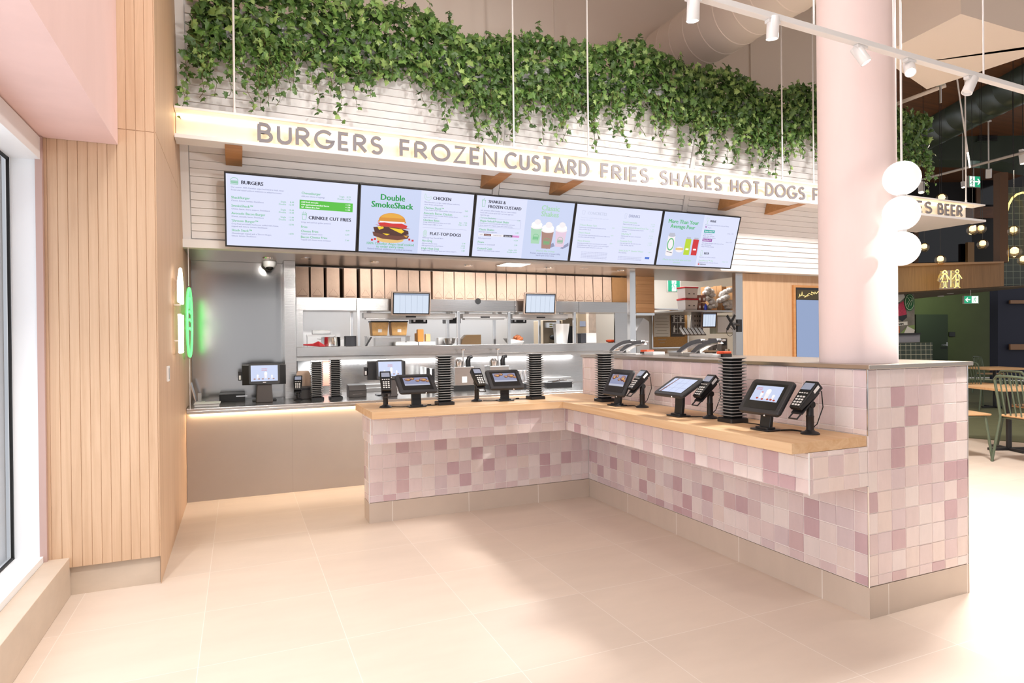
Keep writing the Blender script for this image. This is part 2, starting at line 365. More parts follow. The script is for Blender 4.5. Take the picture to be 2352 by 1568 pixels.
# tiled partition (the half wall the column stands on)
kick_a = grid_mat('kick_porcelain_wall', '#CDBDAE', '#EDE6DE', .628, .61, .137, .27, .0022, .05, .5, (0, 1), .08, 3); kick_b = grid_mat('kick_porcelain_counter', '#CDBDAE', '#EDE6DE', .628, .61, .18, .31, .0022, .05, .5, (0, 1), .08, 3)
part = thing('tiled_partition', 'tall pink tiled half wall with steel cap, behind the long arm of the counter', 'partition', (2.84, 2.15, 0))
def rel(mb, t): mb.T = Matrix.Translation(-V(t.location)); return mb
core = rel(MB(), part); core.box(2.8405, 3.616, 2.1495, 4.95, .157, 1.231).build('core', grout, part)
mb = rel(MB(), part)
ENDD = {(2, 0), (1, -1), (3, -3), (6, -4), (6, -5), (5, -6), (1, -7), (1, -9), (4, -9), (1, 0), (1, -2)}
tiles(mb, (2.840, 2.1495, .157), (1, 0, 0), (0, 0, 1), (0, -1, 0), .778, 1.074, .0664, zl-.157, seed=4, darks={(i, j-1) for i, j in [(1, 0), (2, -1), (1, -2), (3, -3), (6, -4), (6, -5), (5, -6), (1, -7), (1, -9), (4, -9), (-1, -5), (5, -4), (5, -2), (1, -3)]})
tiles(mb, (2.8405, 2.148, .905), (0, 1, 0), (0, 0, 1), (-1, 0, 0), 2.80, .327, .078, zl-.905, seed=7, pd=.04, pm=.3)
tiles(mb, (2.8405, 2.148, .157), (0, 1, 0), (0, 0, 1), (-1, 0, 0), 2.70, .50, .078, .8295-.1035*2-.157, seed=15, pd=.15, pm=.34, deep=.03)
tiles(mb, (3.616, 2.15, .157), (0, 1, 0), (0, 0, 1), (1, 0, 0), 2.80, 1.074, .078, zl-.157, seed=17)
mb.build('tile_facing', [tile], part)
rel(MB(), part).box(2.839, 3.622, 2.144, 4.95, 0, .154).build('kickboard', kick_a, part)
rel(MB(), part).box(2.828, 3.645, 2.128, 4.965, 1.2325, 1.254).build('steel_cap', steel_br, part, bevel=.002)
for q in ((2.8345, 2.8395, 2.1430, 2.1480, .905, 1.232), (2.8345, 2.8395, 2.1430, 2.1480, .154, .654), (3.617, 3.6225, 2.1430, 2.1480, .154, 1.232)): rel(MB(), part).box(*q).build('corner_trim', steel_hi, part)
# L-shaped service counter
sc = thing('service_counter', 'L-shaped counter faced in pink square tiles with overhanging tiled apron', 'counter', (.9, 4.85, 0))
rel(MB(), sc).box(.905, 2.838, 4.855, 5.05, .157, .852).box(.860, 2.838, 4.534, 4.855, .656, .852).box(2.444, 2.8365, 2.1495, 4.534, .656, .852).build('core', grout, sc)
mb = rel(MB(), sc)
tiles(mb, (.857, 4.534, .656), (1, 0, 0), (0, 0, 1), (0, -1, 0), 1.585, .196, .018, .726-.656, seed=21, pd=.06, pm=.35)
tiles(mb, (.905, 4.855, .157), (1, 0, 0), (0, 0, 1), (0, -1, 0), 1.93, .50, .1035, .8295-.1035*2-.157, seed=26, pd=.13, pm=.3)
tiles(mb, (2.4435, 2.148, .656), (0, 1, 0), (0, 0, 1), (-1, 0, 0), 2.385, .196, .078, .726-.656, seed=32, pd=.08, pm=.25)
tiles(mb, (2.444, 2.1495, .656), (1, 0, 0), (0, 0, 1), (0, -1, 0), .394, .196, .2*.1035, .726-.656, seed=35, pd=.05, pm=.3)
tiles(mb, (.9045, 4.855, .157), (0, 1, 0), (0, 0, 1), (-1, 0, 0), .19, .69, .03, .726-.157, seed=38, pd=.05)
tiles(mb, (.8595, 4.536, .656), (0, 1, 0), (0, 0, 1), (-1, 0, 0), .315, .196, .05, .726-.656, seed=39, pd=.05)
mb.build('tile_facing', [tile], sc)
rel(MB(), sc).box(.901, 2.838, 4.851, 5.05, 0, .154).build('kickboard', kick_b, sc)
for q in ((2.4385, 2.4435, 2.1440, 2.1490, .654, .852), (.8545, .8595, 4.5290, 4.534, .654, .852), (.8995, .9045, 4.8495, 4.8545, .154, .656)): rel(MB(), sc).box(*q).build('corner_trim', white_gloss, sc)
mb = MB()
mb.prism([(.84, 4.385, 0), (2.335, 4.385, 0), (2.835, 4.385, 0), (2.835, 5.06, 0), (.84, 5.06, 0)], (0, 0, .0505), 0)
mb.prism([(2.335, 2.15, 0), (2.835, 2.15, 0), (2.835, 4.3845, 0), (2.335, 4.3845, 0)], (0, 0, .0505), 1)
ct = mb.build('wooden_countertop', [oak_x, oak_y], bevel=.002); ct.location = (0, 0, .8535)
tag(ct, 'L-shaped oak worktop on the pink tiled counter, under the tablets', 'countertop')

# ------------------------------------------------------------------ column, ducts
cl = MB().lathe([(.19, 0), (.19, 2.02), (.1925, 2.022), (.1925, 2.035), (.19, 2.037), (.19, 5.04)], 64).build('round_column', plaster_pink, smooth=True); cl.location = (3.10, 2.40, 1.2545)
tag(cl, 'round pale pink column standing on the steel-capped half wall', 'column')
def duct(name, a, b, r, m, label, seams=14):
    a = V(a); b = V(b); pts = []; rr = []
    for k in range(seams):
        for t, q in ((0, 1), (.93, 1), (.95, 1.018), (.98, 1.018)):
            pts.append(a.lerp(b, (k+t)/seams)); rr.append(r*q)
    pts.append(b); rr.append(r)
    return tag(MB().tube(pts, rr, 40).build(name, m, smooth=True), label, 'duct')
duct('round_duct', (5.27, 1.2, 5.12), (5.27, 6.86, 5.12), .375, cream, 'cream round air duct with spiral seams running into the back wall above the ivy', 22)

# ------------------------------------------------------------------ lettered light beam
ORD = ['first', 'second', 'third', 'fourth', 'fifth', 'sixth', 'seventh', 'eighth', 'ninth', 'tenth', 'eleventh', 'twelfth', 'thirteenth', 'fourteenth', 'fifteenth', 'sixteenth', 'seventeenth', 'eighteenth', 'nineteenth', 'twentieth', 'twenty-first', 'twenty-second', 'twenty-third', 'twenty-fourth', 'twenty-fifth', 'twenty-sixth', 'twenty-seventh', 'twenty-eighth', 'twenty-ninth', 'thirtieth']
def arc(cx, cy, rx, ry, a0, a1, n=14): return [(cx+rx*math.cos(math.radians(a0+(a1-a0)*k/n)), cy+ry*math.sin(math.radians(a0+(a1-a0)*k/n))) for k in range(n+1)]
GLY = {
 'B': (.60, [(0, [(0, 0), (0, 1)]), (0, [(0, 1), (.26, 1)]+arc(.26, .765, .235, .235, 90, -90, 10)[1:]+[(0, .53)]), (0, [(0, .53), (.31, .53)]+arc(.31, .265, .275, .265, 90, -90, 10)[1:]+[(0, 0)])]),
 'R': (.60, [(0, [(0, 0), (0, 1)]), (0, [(0, 1), (.27, 1)]+arc(.27, .745, .27, .255, 90, -90, 12)[1:]+[(0, .49)]), (0, [(.22, .49), (.60, 0)])]),
 'U': (.58, [(0, [(0, 1), (0, .29)]+arc(.29, .29, .29, .29, 180, 360, 14)[1:]+[(.58, 1)])]),
 'G': (.90, [(0, arc(.46, .5, .46, .5, 45, 349, 26)+[(.52, .405)])]),
 'E': (.46, [(0, [(.46, 1), (0, 1), (0, 0), (.46, 0)]), (0, [(0, .44), (.42, .44)])]),
 'S': (.50, [(0, arc(.25, .755, .24, .245, 30, 255, 16)+arc(.25, .255, .255, .255, 72, -150, 16))]),
 'F': (.46, [(0, [(.46, 1), (0, 1), (0, 0)]), (0, [(0, .5), (.42, .5)])]),
 'O': (.94, [(1, arc(.47, .5, .47, .5, 0, 350, 35))]),
 'Z': (.62, [(0, [(0, 1), (.58, 1), (0, 0), (.62, 0)])]),
 'N': (.70, [(0, [(0, 0), (0, 1), (.70, 0), (.70, 1)])]),
 'C': (.78, [(0, arc(.46, .5, .46, .5, 45, 315, 26))]),
 'T': (.56, [(0, [(0, 1), (.56, 1)]), (0, [(.28, 1), (.28, 0)])]),
 'A': (.74, [(0, [(0, 0), (.37, 1), (.74, 0)]), (0, [(.11, .27), (.63, .27)])]),
 'D': (.66, [(1, [(0, 0), (0, 1), (.20, 1)]+arc(.20, .5, .46, .5, 90, -90, 18)[1:])]),
 'I': (.02, [(0, [(.01, 0), (.01, 1)])]),
 'H': (.60, [(0, [(0, 0), (0, 1)]), (0, [(.60, 0), (.60, 1)]), (0, [(0, .42), (.60, .42)])]),
 'K': (.58, [(0, [(0, 0), (0, 1)]), (0, [(.54, 1), (.03, .45)]), (0, [(.20, .60), (.58, 0)])]),
}
sg = thing('lettered_light_beam', 'long white light channel with grey food words hung in front of the louvred wall', 'sign', (4.4, 5.47, 2.94))
def rl(t): return rel(MB(), t)
YF = 5.35
rl(sg).box(-.426, 9.41, 5.325, 5.50, 3.160, 3.178).build('top_flange', white, sg, bevel=.002)
rl(sg).box(-.426, 9.41, 5.325, 5.50, 2.938, 2.962).box(-.426, 9.41, 5.318, 5.324, 2.938, 2.968).build('bottom_flange', white, sg, bevel=.002)
rl(sg).box(-.426, 9.24, 5.482, 5.50, 2.962, 3.160).build('back_panel', white_gloss, sg)
rl(sg).box(-.425, 9.24, YF+.021, YF+.026, 2.963, 3.159).build('acrylic_front', acrylic, sg)
rl(sg).box(-.42, 9.2, 5.455, 5.475, 3.148, 3.158).build('led_strip', led_sign, sg); rl(sg).box(-.42, 9.2, 5.455, 5.475, 2.964, 2.972).build('led_strip', led_sign, sg)  # right-hand stretch is added, to brighten the panel behind ES BEER
rl(sg).box(7.3, 9.35, 5.501, 6.25, 2.940, 2.952).build('canopy', white, sg)
LH = .156; LT = .165
for word, xa, xb in (('BURGERS', .155, 1.140), ('FROZEN', 1.292, 2.195), ('CUSTARD', 2.275, 3.168), ('FRIES', 3.305, 3.872), ('SHAKES', 4.018, 4.828), ('HOT', 4.955, 5.375), ('DOGS', 5.46, 6.060), ('F', 6.195, 6.27), ('ES', 8.02, 8.33), ('BEER', 8.455, 8.965)):
    gap = .215; wt = sum(GLY[c][0]+.13 for c in word)+gap*(len(word)-1); sx = (xb-xa)/wt; x = xa
    for c in word:
        w_, P_ = GLY[c]
        m = MB(); m.T = Matrix.Translation(-V(sg.location)) @ frame((x+.065*sx, YF+.020, 2.982), (1, 0, 0), (0, 0, 1))
        ky = LH-LT*LH
        m.stroke([(cl_, [(px_*sx, .066*LH+py_*ky) for px_, py_ in pp]) for cl_, pp in P_], LT*LH, .018)
        m.build('letter', letter_m, sg)
        x += (w_+.13+gap)*sx
for x, zt in ((-.012, 6.3), (2.36, 6.3), (3.155, 6.3), (5.70, 6.3), (6.19, 6.3), (9.02, 6.3)):
    rl(sg).tube([(x, 5.345, 3.178), (x, 5.345, zt)], .0085, 8).lathe([(.013, 0), (.013, .03)], 10, (x, 5.345, 3.178)).build('hanger_rod', copper, sg, smooth=True)
for k, x in enumerate((-.085, 2.222, 2.988, 5.226, 5.958)):
    b = MB().prism([(0, 5.36, 2.9365), (0, 5.505, 2.9365), (0, 5.505, 3.14), (0, 5.80, 3.14), (0, 5.865, 2.94), (0, 5.875, 2.905)], (.128, 0, 0)).build('support_bracket', oak_dk, bevel=.002)
    b.location = (x, 0, 0)
    tag(b, ['oak support bracket at the left end under the word BURGERS', 'oak support bracket under the end of the word FROZEN', 'oak support bracket under the word CUSTARD', 'oak support bracket under the words SHAKES and HOT', 'oak support bracket under the word DOGS'][k], 'bracket', 'brackets under the lettered beam')

# ------------------------------------------------------------------ menu boards
SC = {k: mat('screen_'+k, (.01, .01, .01), .35, emit=v, es=1.0) for k, v in dict(bg='#DDE2FB', bg2='#C9D4F2', green='#57B877', dgreen='#1E9A48', box='#4DBE38', white='#FFFFFF', gold='#E7A93B', bun='#D98E2B', bunb='#E8C27A', cheese='#F7CE1F', patty='#4A2320', patty2='#6A3A30', tomato='#D3242A', bacon='#B8452F', brown='#A88278', pinkc='#E4C9DE', cream='#F4EFF2', teal='#2BA7A0', purple='#9A55A8', lime='#B9D62A', redc='#D0202C', silver='#B9BCCC', blue='#3E6FD0', pink2='#E59AD8', choc='#7A4A44', slate='#8D93B4', ltgreen='#A9D5B6', kds='#D3DFF0', kds2='#8E9AB2').items()}
SC['ink'] = mat('screen_ink', (.01, .01, .02), .35, emit='#14142A', es=1); SC['txt'] = mat('screen_small_text', (.01, .01, .02), .35, emit='#6A6F9C', es=1); SC['faint'] = mat('screen_faint', (.01, .01, .02), .35, emit='#C3C9DE', es=1)
SK = list(SC); SMATS = [SC[k] for k in SK]
TILT = math.radians(17.0); UPV = (0, -math.sin(TILT), math.cos(TILT)); BW, BH = 1.098, .618
def ellipse(mb, cx, cy, rx, ry, m, z, a0=0, a1=360, n=28): mb.poly([(x, y, z) for x, y in arc(cx, cy, rx, ry, a0, a1, n)], m)
def icon_lines(mb, paths, m, t, z): 
    k = len(mb.f); mb.stroke(paths, t, .0002, m)
    return mb
class Page:
    # text and pictures laid out on a screen in its own plane, u and v from the top-left corner
    def __init__(s, t, T, w, h): s.mb = MB(); s.mb.T = Matrix.Translation(-V(t.location)) @ T; s.w = w; s.h = h; s.t = t; s.z = .0014
    def X(s, u): return (u-.5)*s.w
    def Y(s, v): return (.5-v)*s.h
    def txt(s, u, v, size, body, c='txt', al='LEFT', bold=0):
        size *= .93 if size > .06 else .83
        s.mb.text(body, size, s.X(u), s.Y(v)-size*.35, SK.index(c), s.z+.0006, al, bold)
    def rect(s, u0, v0, u1, v1, c, dz=0): s.mb.poly([(s.X(u0), s.Y(v1), s.z+dz), (s.X(u1), s.Y(v1), s.z+dz), (s.X(u1), s.Y(v0), s.z+dz), (s.X(u0), s.Y(v0), s.z+dz)], SK.index(c))
    def el(s, u, v, ru, rv, c, dz=0, a0=0, a1=360): ellipse(s.mb, s.X(u), s.Y(v), ru*s.w, rv*s.h, SK.index(c), s.z+dz, a0, a1)
    def pg(s, pts, c, dz=0): s.mb.poly([(s.X(u), s.Y(v), s.z+dz) for u, v in pts], SK.index(c))
    def ln(s, paths, c, t=.003, dz=.0006):
        m2 = MB(); m2.stroke([(cl_, [(s.X(u), s.Y(v)) for u, v in pp]) for cl_, pp in paths], t, .0003, SK.index(c)); s.mb.add([(x, y, z+s.z+dz) for x, y, z in m2.v], m2.f, SK.index(c))
    def done(s, name='menu_artwork', parent=None): return s.mb.build(name, SMATS, parent or s.t, fix=False)
    def icon_burger(s, u, v, k=1.0):
        a = .026*k; b = .046*k
        s.ln([(1, [(u-a, v-.1*b), (u-a*.9, v-.6*b), (u-a*.4, v-.98*b), (u+a*.4, v-.98*b), (u+a*.9, v-.6*b), (u+a, v-.1*b)]), (1, [(u-a, v+.1*b), (u+a, v+.1*b), (u+a, v+.25*b), (u-a, v+.25*b)]), (1, [(u-a, v+.42*b), (u+a, v+.42*b), (u+a, v+.55*b), (u-a, v+.55*b)]), (1, [(u-a, v+.72*b), (u+a, v+.72*b), (u+a*.9, v+b), (u-a*.9, v+b)])], 'green', .0028*k)
TIT = .050; IT = .034; DS = .0205
def P1(p):
    p.icon_burger(.06, .095); p.txt(.107, .105, TIT, 'BURGERS', 'ink', bold=.022)
    p.txt(.035, .178, DS, 'Our custom 100% Canadian angus beef blend is fresh, never'); p.txt(.035, .216, DS, 'frozen and raised without antibiotics or added hormones')
    for v, a, ds, pr in ((.32, 'ShackBurger', ['Cheese, lettuce, tomato, ShackSauce'], [('Single', '8.49'), ('Double', '12.49')]), (.435, 'SmokeShack\u2122', ['Cheese, bacon, cherry peppers, ShackSauce'], [('Single', '10.49'), ('Double', '14.49')]),
                     (.54, 'Avocado Bacon Burger', ['Cheese, avocado, bacon, ShackSauce'], [('Single', '11.49'), ('Double', '14.99')]), (.645, "'Shroom Burger\u2122", ['Crisp-fried portobello mushroom stuffed with cheese,', 'topped with lettuce, tomato, ShackSauce'], [('', '10.99')]), (.78, 'Shack Stack\u2122', ["Cheeseburger topped with a 'Shroom Burger,", 'lettuce, tomato, ShackSauce'], [('', '14.99')])):
        p.txt(.036, v, IT, a, 'green', bold=.012)
        for k, d in enumerate(ds): p.txt(.036, v+.044+.036*k, DS, d)
        for k, (q, w) in enumerate(pr): p.txt(.50, v+.012+.037*k, .024, w, 'green', 'RIGHT', .005); p.txt(.44, v+.012+.037*k, .024, q, 'green', 'RIGHT', .005)
    p.txt(.555, .185, IT, 'Cheeseburger', 'green', bold=.012); p.txt(.555, .23, DS, 'Add your choice of toppings')
    for k, (q, w) in enumerate((('Single', '8.29'), ('Double', '12.29'))): p.txt(.945, .195+.037*k, .024, w, 'green', 'RIGHT', .005); p.txt(.895, .195+.037*k, .024, q, 'green', 'RIGHT', .005)
    p.rect(.542, .285, .965, .415, 'box', .0003)
    for k, (a, b) in enumerate((('Add fresh avocado', '+1.99'), ('Add applewood-smoked bacon', '+1.99'), ('GF  Gluten-free bun', '+1.99'))): p.z += .0004; p.txt(.555, .313+.037*k, .0225, a, 'white', bold=.02); p.txt(.945, .313+.037*k, .0225, b, 'white', 'RIGHT', .02); p.z -= .0004
    p.ln([(1, [(.562, .50), (.598, .50), (.592, .57), (.568, .57)]), (0, [(.566, .50), (.563, .465)]), (0, [(.575, .50), (.574, .452)]), (0, [(.585, .50), (.588, .455)]), (0, [(.594, .50), (.600, .47)])], 'green', .003)
    p.txt(.613, .535, TIT, 'CRINKLE CUT FRIES', 'ink', bold=.022); p.txt(.555, .607, DS, 'Crispy and cut from golden potatoes')
    for v, a, d, q in ((.675, 'Fries', '', '4.49'), (.738, 'Cheese Fries', 'Topped with cheese sauce', '5.99'), (.825, 'Bacon Cheese Fries', 'Topped with cheese sauce and bacon', '7.49')):
        p.txt(.555, v, IT, a, 'green', bold=.012); p.txt(.555, v+.041, DS, d); p.txt(.945, v+.022, .024, q, 'green', 'RIGHT', .005)
def P2(p):
    p.rect(.0, .0, .515, 1, 'bg2', -.0004)
    p.txt(.27, .15, .082, 'Double', 'dgreen', 'CENTER', .028); p.txt(.27, .265, .082, 'SmokeShack', 'dgreen', 'CENTER', .028)
    p.el(.275, .50, .115, .115, 'bun', 0, 0, 180); p.pg([(.16, .50), (.39, .50), (.40, .53), (.15, .53)], 'bun')
    p.el(.275, .475, .10, .085, 'gold', .0003, 10, 170)
    p.pg([(.165, .515), (.385, .515), (.37, .555), (.18, .55)], 'cream', .0006); p.pg([(.15, .545), (.21, .535), (.28, .545), (.36, .538), (.41, .57), (.40, .615), (.33, .60), (.25, .615), (.18, .60)], 'tomato', .0009)
    p.pg([(.13, .575), (.23, .585), (.32, .59), (.44, .612), (.33, .632), (.22, .622)], 'bacon', .0012)
    p.pg([(.115, .615), (.2, .60), (.33, .61), (.42, .645), (.425, .70), (.36, .735), (.24, .73), (.13, .70)], 'patty', .0015); p.pg([(.11, .69), (.2, .68), (.35, .70), (.43, .72), (.42, .77), (.33, .80), (.2, .79), (.12, .75)], 'patty2', .0013)
    p.pg([(.15, .605), (.20, .60), (.205, .625), (.165, .655)], 'cheese', .0018); p.pg([(.25, .612), (.36, .625), (.385, .66), (.36, .695), (.31, .66)], 'cheese', .0018); p.pg([(.195, .705), (.26, .71), (.235, .735)], 'cheese', .0018); p.pg([(.38, .72), (.42, .73), (.405, .755)], 'gold', .0018)
    p.el(.265, .795, .118, .055, 'bunb', .001, 180, 360); p.pg([(.147, .765), (.383, .785), (.383, .80), (.147, .797)], 'bunb', .001)
    for u, v in ((.10, .80), (.125, .785), (.155, .825), (.425, .765), (.455, .78)): p.rect(u, v, u+.018, v+.03, 'tomato', .0008)
    p.txt(.27, .865, .038, '100% Canadian Angus beef cooked', 'green', 'CENTER', .012); p.txt(.27, .91, .038, 'to order every time.', 'green', 'CENTER', .012); p.txt(.27, .95, .027, 'Raised without antibiotics or added hormones', 'txt', 'CENTER')
    p.ln([(0, [(.548, .06), (.553, .05), (.56, .075), (.565, .105), (.585, .105), (.605, .085), (.61, .11), (.59, .145), (.56, .14), (.548, .11), (.548, .06)])], 'ltgreen', .003)
    p.txt(.622, .105, TIT, 'CHICKEN', 'ink', bold=.022); p.txt(.548, .175, DS, 'Hand-breaded to order, raised without antibiotics,'); p.txt(.548, .21, DS, 'never frozen, always fresh')
    for v, a, ds, pr in ((.263, 'Chicken Shack\u2122', ['Crispy chicken breast, lettuce, pickles, buttermilk herb mayo'], ['9.49']), (.345, 'Avocado Bacon Chicken', ['Crispy chicken breast, avocado, lettuce, pickles, bacon,', 'buttermilk herb mayo'], ['12.49']), (.455, 'Chicken Bites', ['Crispy, whole white meat bites served with', 'honey mustard, BBQ or ranch'], ['6pc   7.99', '10pc 11.99'])):
        p.txt(.548, v, IT, a, 'green', bold=.012)
        for k, d in enumerate(ds): p.txt(.548, v+.034+.034*k, .0185, d)
        for k, d in enumerate(pr): p.txt(.955, v+.008+.034*k, .024, d, 'green', 'RIGHT')
    p.ln([(0, [(.548, .575), (.955, .575)])], 'slate', .0015)
    p.ln([(1, [(.566, .615), (.578, .615), (.588, .65), (.585, .71), (.572, .72), (.558, .71), (.555, .65)]), (0, [(.565, .63), (.565, .70)]), (0, [(.572, .62), (.572, .71)]), (0, [(.579, .63), (.579, .70)])], 'ltgreen', .003)
    p.txt(.615, .665, TIT, 'FLAT-TOP DOGS', 'ink', bold=.022); p.txt(.548, .735, DS, '100% beef from Vienna\u00ae Beef')
    p.txt(.548, .782, IT, 'Hot Dog', 'green', bold=.012); p.txt(.548, .825, DS, 'Add our cheese sauce'); p.txt(.548, .86, DS, 'Add applewood-smoked bacon'); p.txt(.548, .905, IT, 'High Heat Dog', 'green', bold=.012); p.txt(.548, .94, DS, 'Topped with our cheese sauce and cherry peppers')
    for v, d in ((.80, '5.99'), (.84, '+0.99'), (.873, '+1.49'), (.92, '7.49')): p.txt(.955, v, .024, d, 'green', 'RIGHT')
def cup(p, u, v, c, k=1.0, z=.001):
    p.pg([(u-.062*k, v-.13*k), (u+.062*k, v-.13*k), (u+.045*k, v+.17*k), (u-.045*k, v+.17*k)], c, z); p.el(u, v-.13*k, .066*k, .04*k, 'cream', z+.0002); p.el(u, v-.17*k, .06*k, .06*k, 'white', z+.0003); p.el(u+.005*k, v-.22*k, .035*k, .05*k, 'cream', z+.0004)
    p.z += z+.0006; p.icon_burger(u, v+.05*k, 1.15*k); p.z -= z+.0006
def P3(p):
    p.rect(.50, 0, 1, 1, 'bg2', -.0004)
    p.ln([(1, [(.052, .07), (.086, .07), (.081, .175), (.057, .175)]), (0, [(.066, .07), (.075, .035)])], 'green', .003)
    p.txt(.115, .085, TIT, 'SHAKES &', 'ink', bold=.022); p.txt(.115, .165, TIT, 'FROZEN CUSTARD', 'ink', bold=.022)
    for k, d in enumerate(('Soft, premium 100% Canadian dairy ice cream, made in', 'house with only the good stuff: real cane sugar and', 'cage-free eggs')): p.txt(.045, .235+.037*k, DS, d)
    p.ln([(1, [(.04, .36), (.455, .36), (.455, .50), (.04, .50)])], 'slate', .0015)
    p.txt(.05, .355, .026, 'Toronto Exclusive:', 'green', bold=.01); p.txt(.445, .365, .02, '7.29', 'green', 'RIGHT'); p.txt(.05, .405, IT, 'Maple Salted Pretzel Shake', 'green', bold=.012); p.txt(.05, .443, .0185, 'Vanilla frozen custard blended with salty pretzels and maple'); p.txt(.05, .476, .0185, 'syrup, topped with whipped cream and crushed pretzels')
    p.txt(.045, .545, IT, 'Classic Shakes', 'green', bold=.012); p.txt(.045, .583, DS, 'Hand-spun every single time'); p.txt(.445, .57, .024, '6.49', 'green', 'RIGHT')
    for u0, u1, c, tx in ((.045, .10, 'cream', 'Vanilla'), (.10, .17, 'choc', 'Chocolate'), (.17, .295, 'cream', 'Cookies & Cream'), (.295, .385, 'ink', 'Black & White'), (.385, .455, 'pink2', 'Strawberry')):
        p.rect(u0, .615, u1, .65, c, .0003); p.z += .0004; p.txt((u0+u1)/2, .633, .015, tx, 'white' if c in ('choc', 'ink') else 'txt', 'CENTER', .01); p.z -= .0004
    p.txt(.045, .69, DS, 'Add whipped cream'); p.txt(.445, .70, .024, '+0.59', 'green', 'RIGHT')
    p.txt(.045, .755, IT, 'Floats', 'green', bold=.012); p.txt(.045, .793, DS, 'Root beer or Creamsicle\u00ae'); p.txt(.445, .78, .024, '5.99', 'green', 'RIGHT')
    p.txt(.045, .86, IT, 'Custard Cups', 'green', bold=.012); p.txt(.045, .897, DS, 'Vanilla or Chocolate frozen custard')
    for k, d in enumerate(('Single  4.99', 'Double  6.49')): p.txt(.445, .865+.036*k, .024, d, 'green', 'RIGHT')
    p.txt(.75, .115, .080, 'Classic', 'ltgreen', 'CENTER', .028); p.txt(.75, .215, .080, 'Shakes', 'ltgreen', 'CENTER', .028)
    p.pg([(.72, .80), (.82, .70), (.84, .76), (.76, .815)], 'slate', .0003); p.pg([(.90, .79), (.985, .68), (.99, .74), (.93, .80)], 'slate', .0003)
    cup(p, .625, .57, 'ltgreen', .95); cup(p, .89, .60, 'pinkc', .98); cup(p, .745, .63, 'brown', 1.05, .003)
    p.txt(.75, .85, .036, "Here's the scoop:", 'ltgreen', 'CENTER', .012); p.txt(.75, .895, .029, 'Frozen custard made in house daily,', 'txt', 'CENTER'); p.txt(.75, .93, .029, 'hand-spun every time.', 'txt', 'CENTER')
def P4(p):  # text drawn pale throughout, to suggest glare on the screen
    p.ln([(1, [(.068, .11), (.098, .11), (.094, .17), (.072, .17)])], 'faint', .003); p.txt(.125, .14, TIT, 'CONCRETES', 'faint', bold=.015)
    p.txt(.055, .225, DS, 'Dense frozen custard blended at high speed with', 'faint'); p.txt(.055, .262, DS, 'toppings and mix-ins', 'faint')
    for v, a, ds, q in ((.355, 'I Heart Butter Tart', ['Vanilla frozen custard blended with butter tart from', 'bakery and fleur de sel'], '8.49'), (.49, 'Shack Attack', ['Chocolate frozen custard blended with brownies, fudge sauce,', 'chocolate chunks and cocoa nibs'], '8.49'), (.635, "More S'mores", ['Chocolate and vanilla frozen custard blended with toasted', 'marshmallow sauce, fudge sauce, graham crumbs and chopped', 'chocolate pieces topped with graham cracker dust'], '8.49')):
        p.txt(.055, v, .032, a, 'ltgreen', bold=.01); p.txt(.455, v+.02, .022, q, 'ltgreen', 'RIGHT')
        for k, d in enumerate(ds): p.txt(.055, v+.042+.035*k, .0185, d)
    for k in range(5): p.txt(.115, .83+.026*k, .0135, 'Our concretes, cups and cones are made with care every day in house.')
    p.ln([(1, [(.553, .10), (.578, .10), (.574, .185), (.557, .185)])], 'faint', .003); p.txt(.60, .135, TIT, 'DRINKS', 'slate', bold=.01)
    for v, a, ds, q in ((.25, 'Fresh Lemonade', ['Made in house with real cane sugar'], ['S  3.99', 'L  4.49']), (.345, 'Unsweetened Brewed Iced Tea', ['Organic fresh unsweetened iced tea brewed', 'fresh daily'], ['S  3.99', 'L  4.49']), (.465, 'Fifty/Fifty\u2122', ['Half lemonade, half organic unsweetened', 'iced tea'], ['S  3.99', 'L  4.49']), (.595, 'Fountain Soda', ['Cola, zero sugar cola, diet cola, lemon-lime,', 'orange, root beer, ginger ale'], ['S  3.29', 'L  3.69']), (.77, 'SHACK2O\u2122  Bottled Water', ['Still or Sparkling'], ['3.49'])):
        p.txt(.545, v, .032, a, 'ltgreen', bold=.01)
        for k, d in enumerate(ds): p.txt(.545, v+.038+.035*k, .0185, d)
        for k, d in enumerate(q): p.txt(.93, v+.01+.035*k, .022, d, 'ltgreen', 'RIGHT')
    for k in range(3): p.txt(.545, .88+.026*k, .0135, 'The number of calories in each item may vary by serving and season.')
    p.rect(.875, .865, .93, .905, 'blue', .0003)
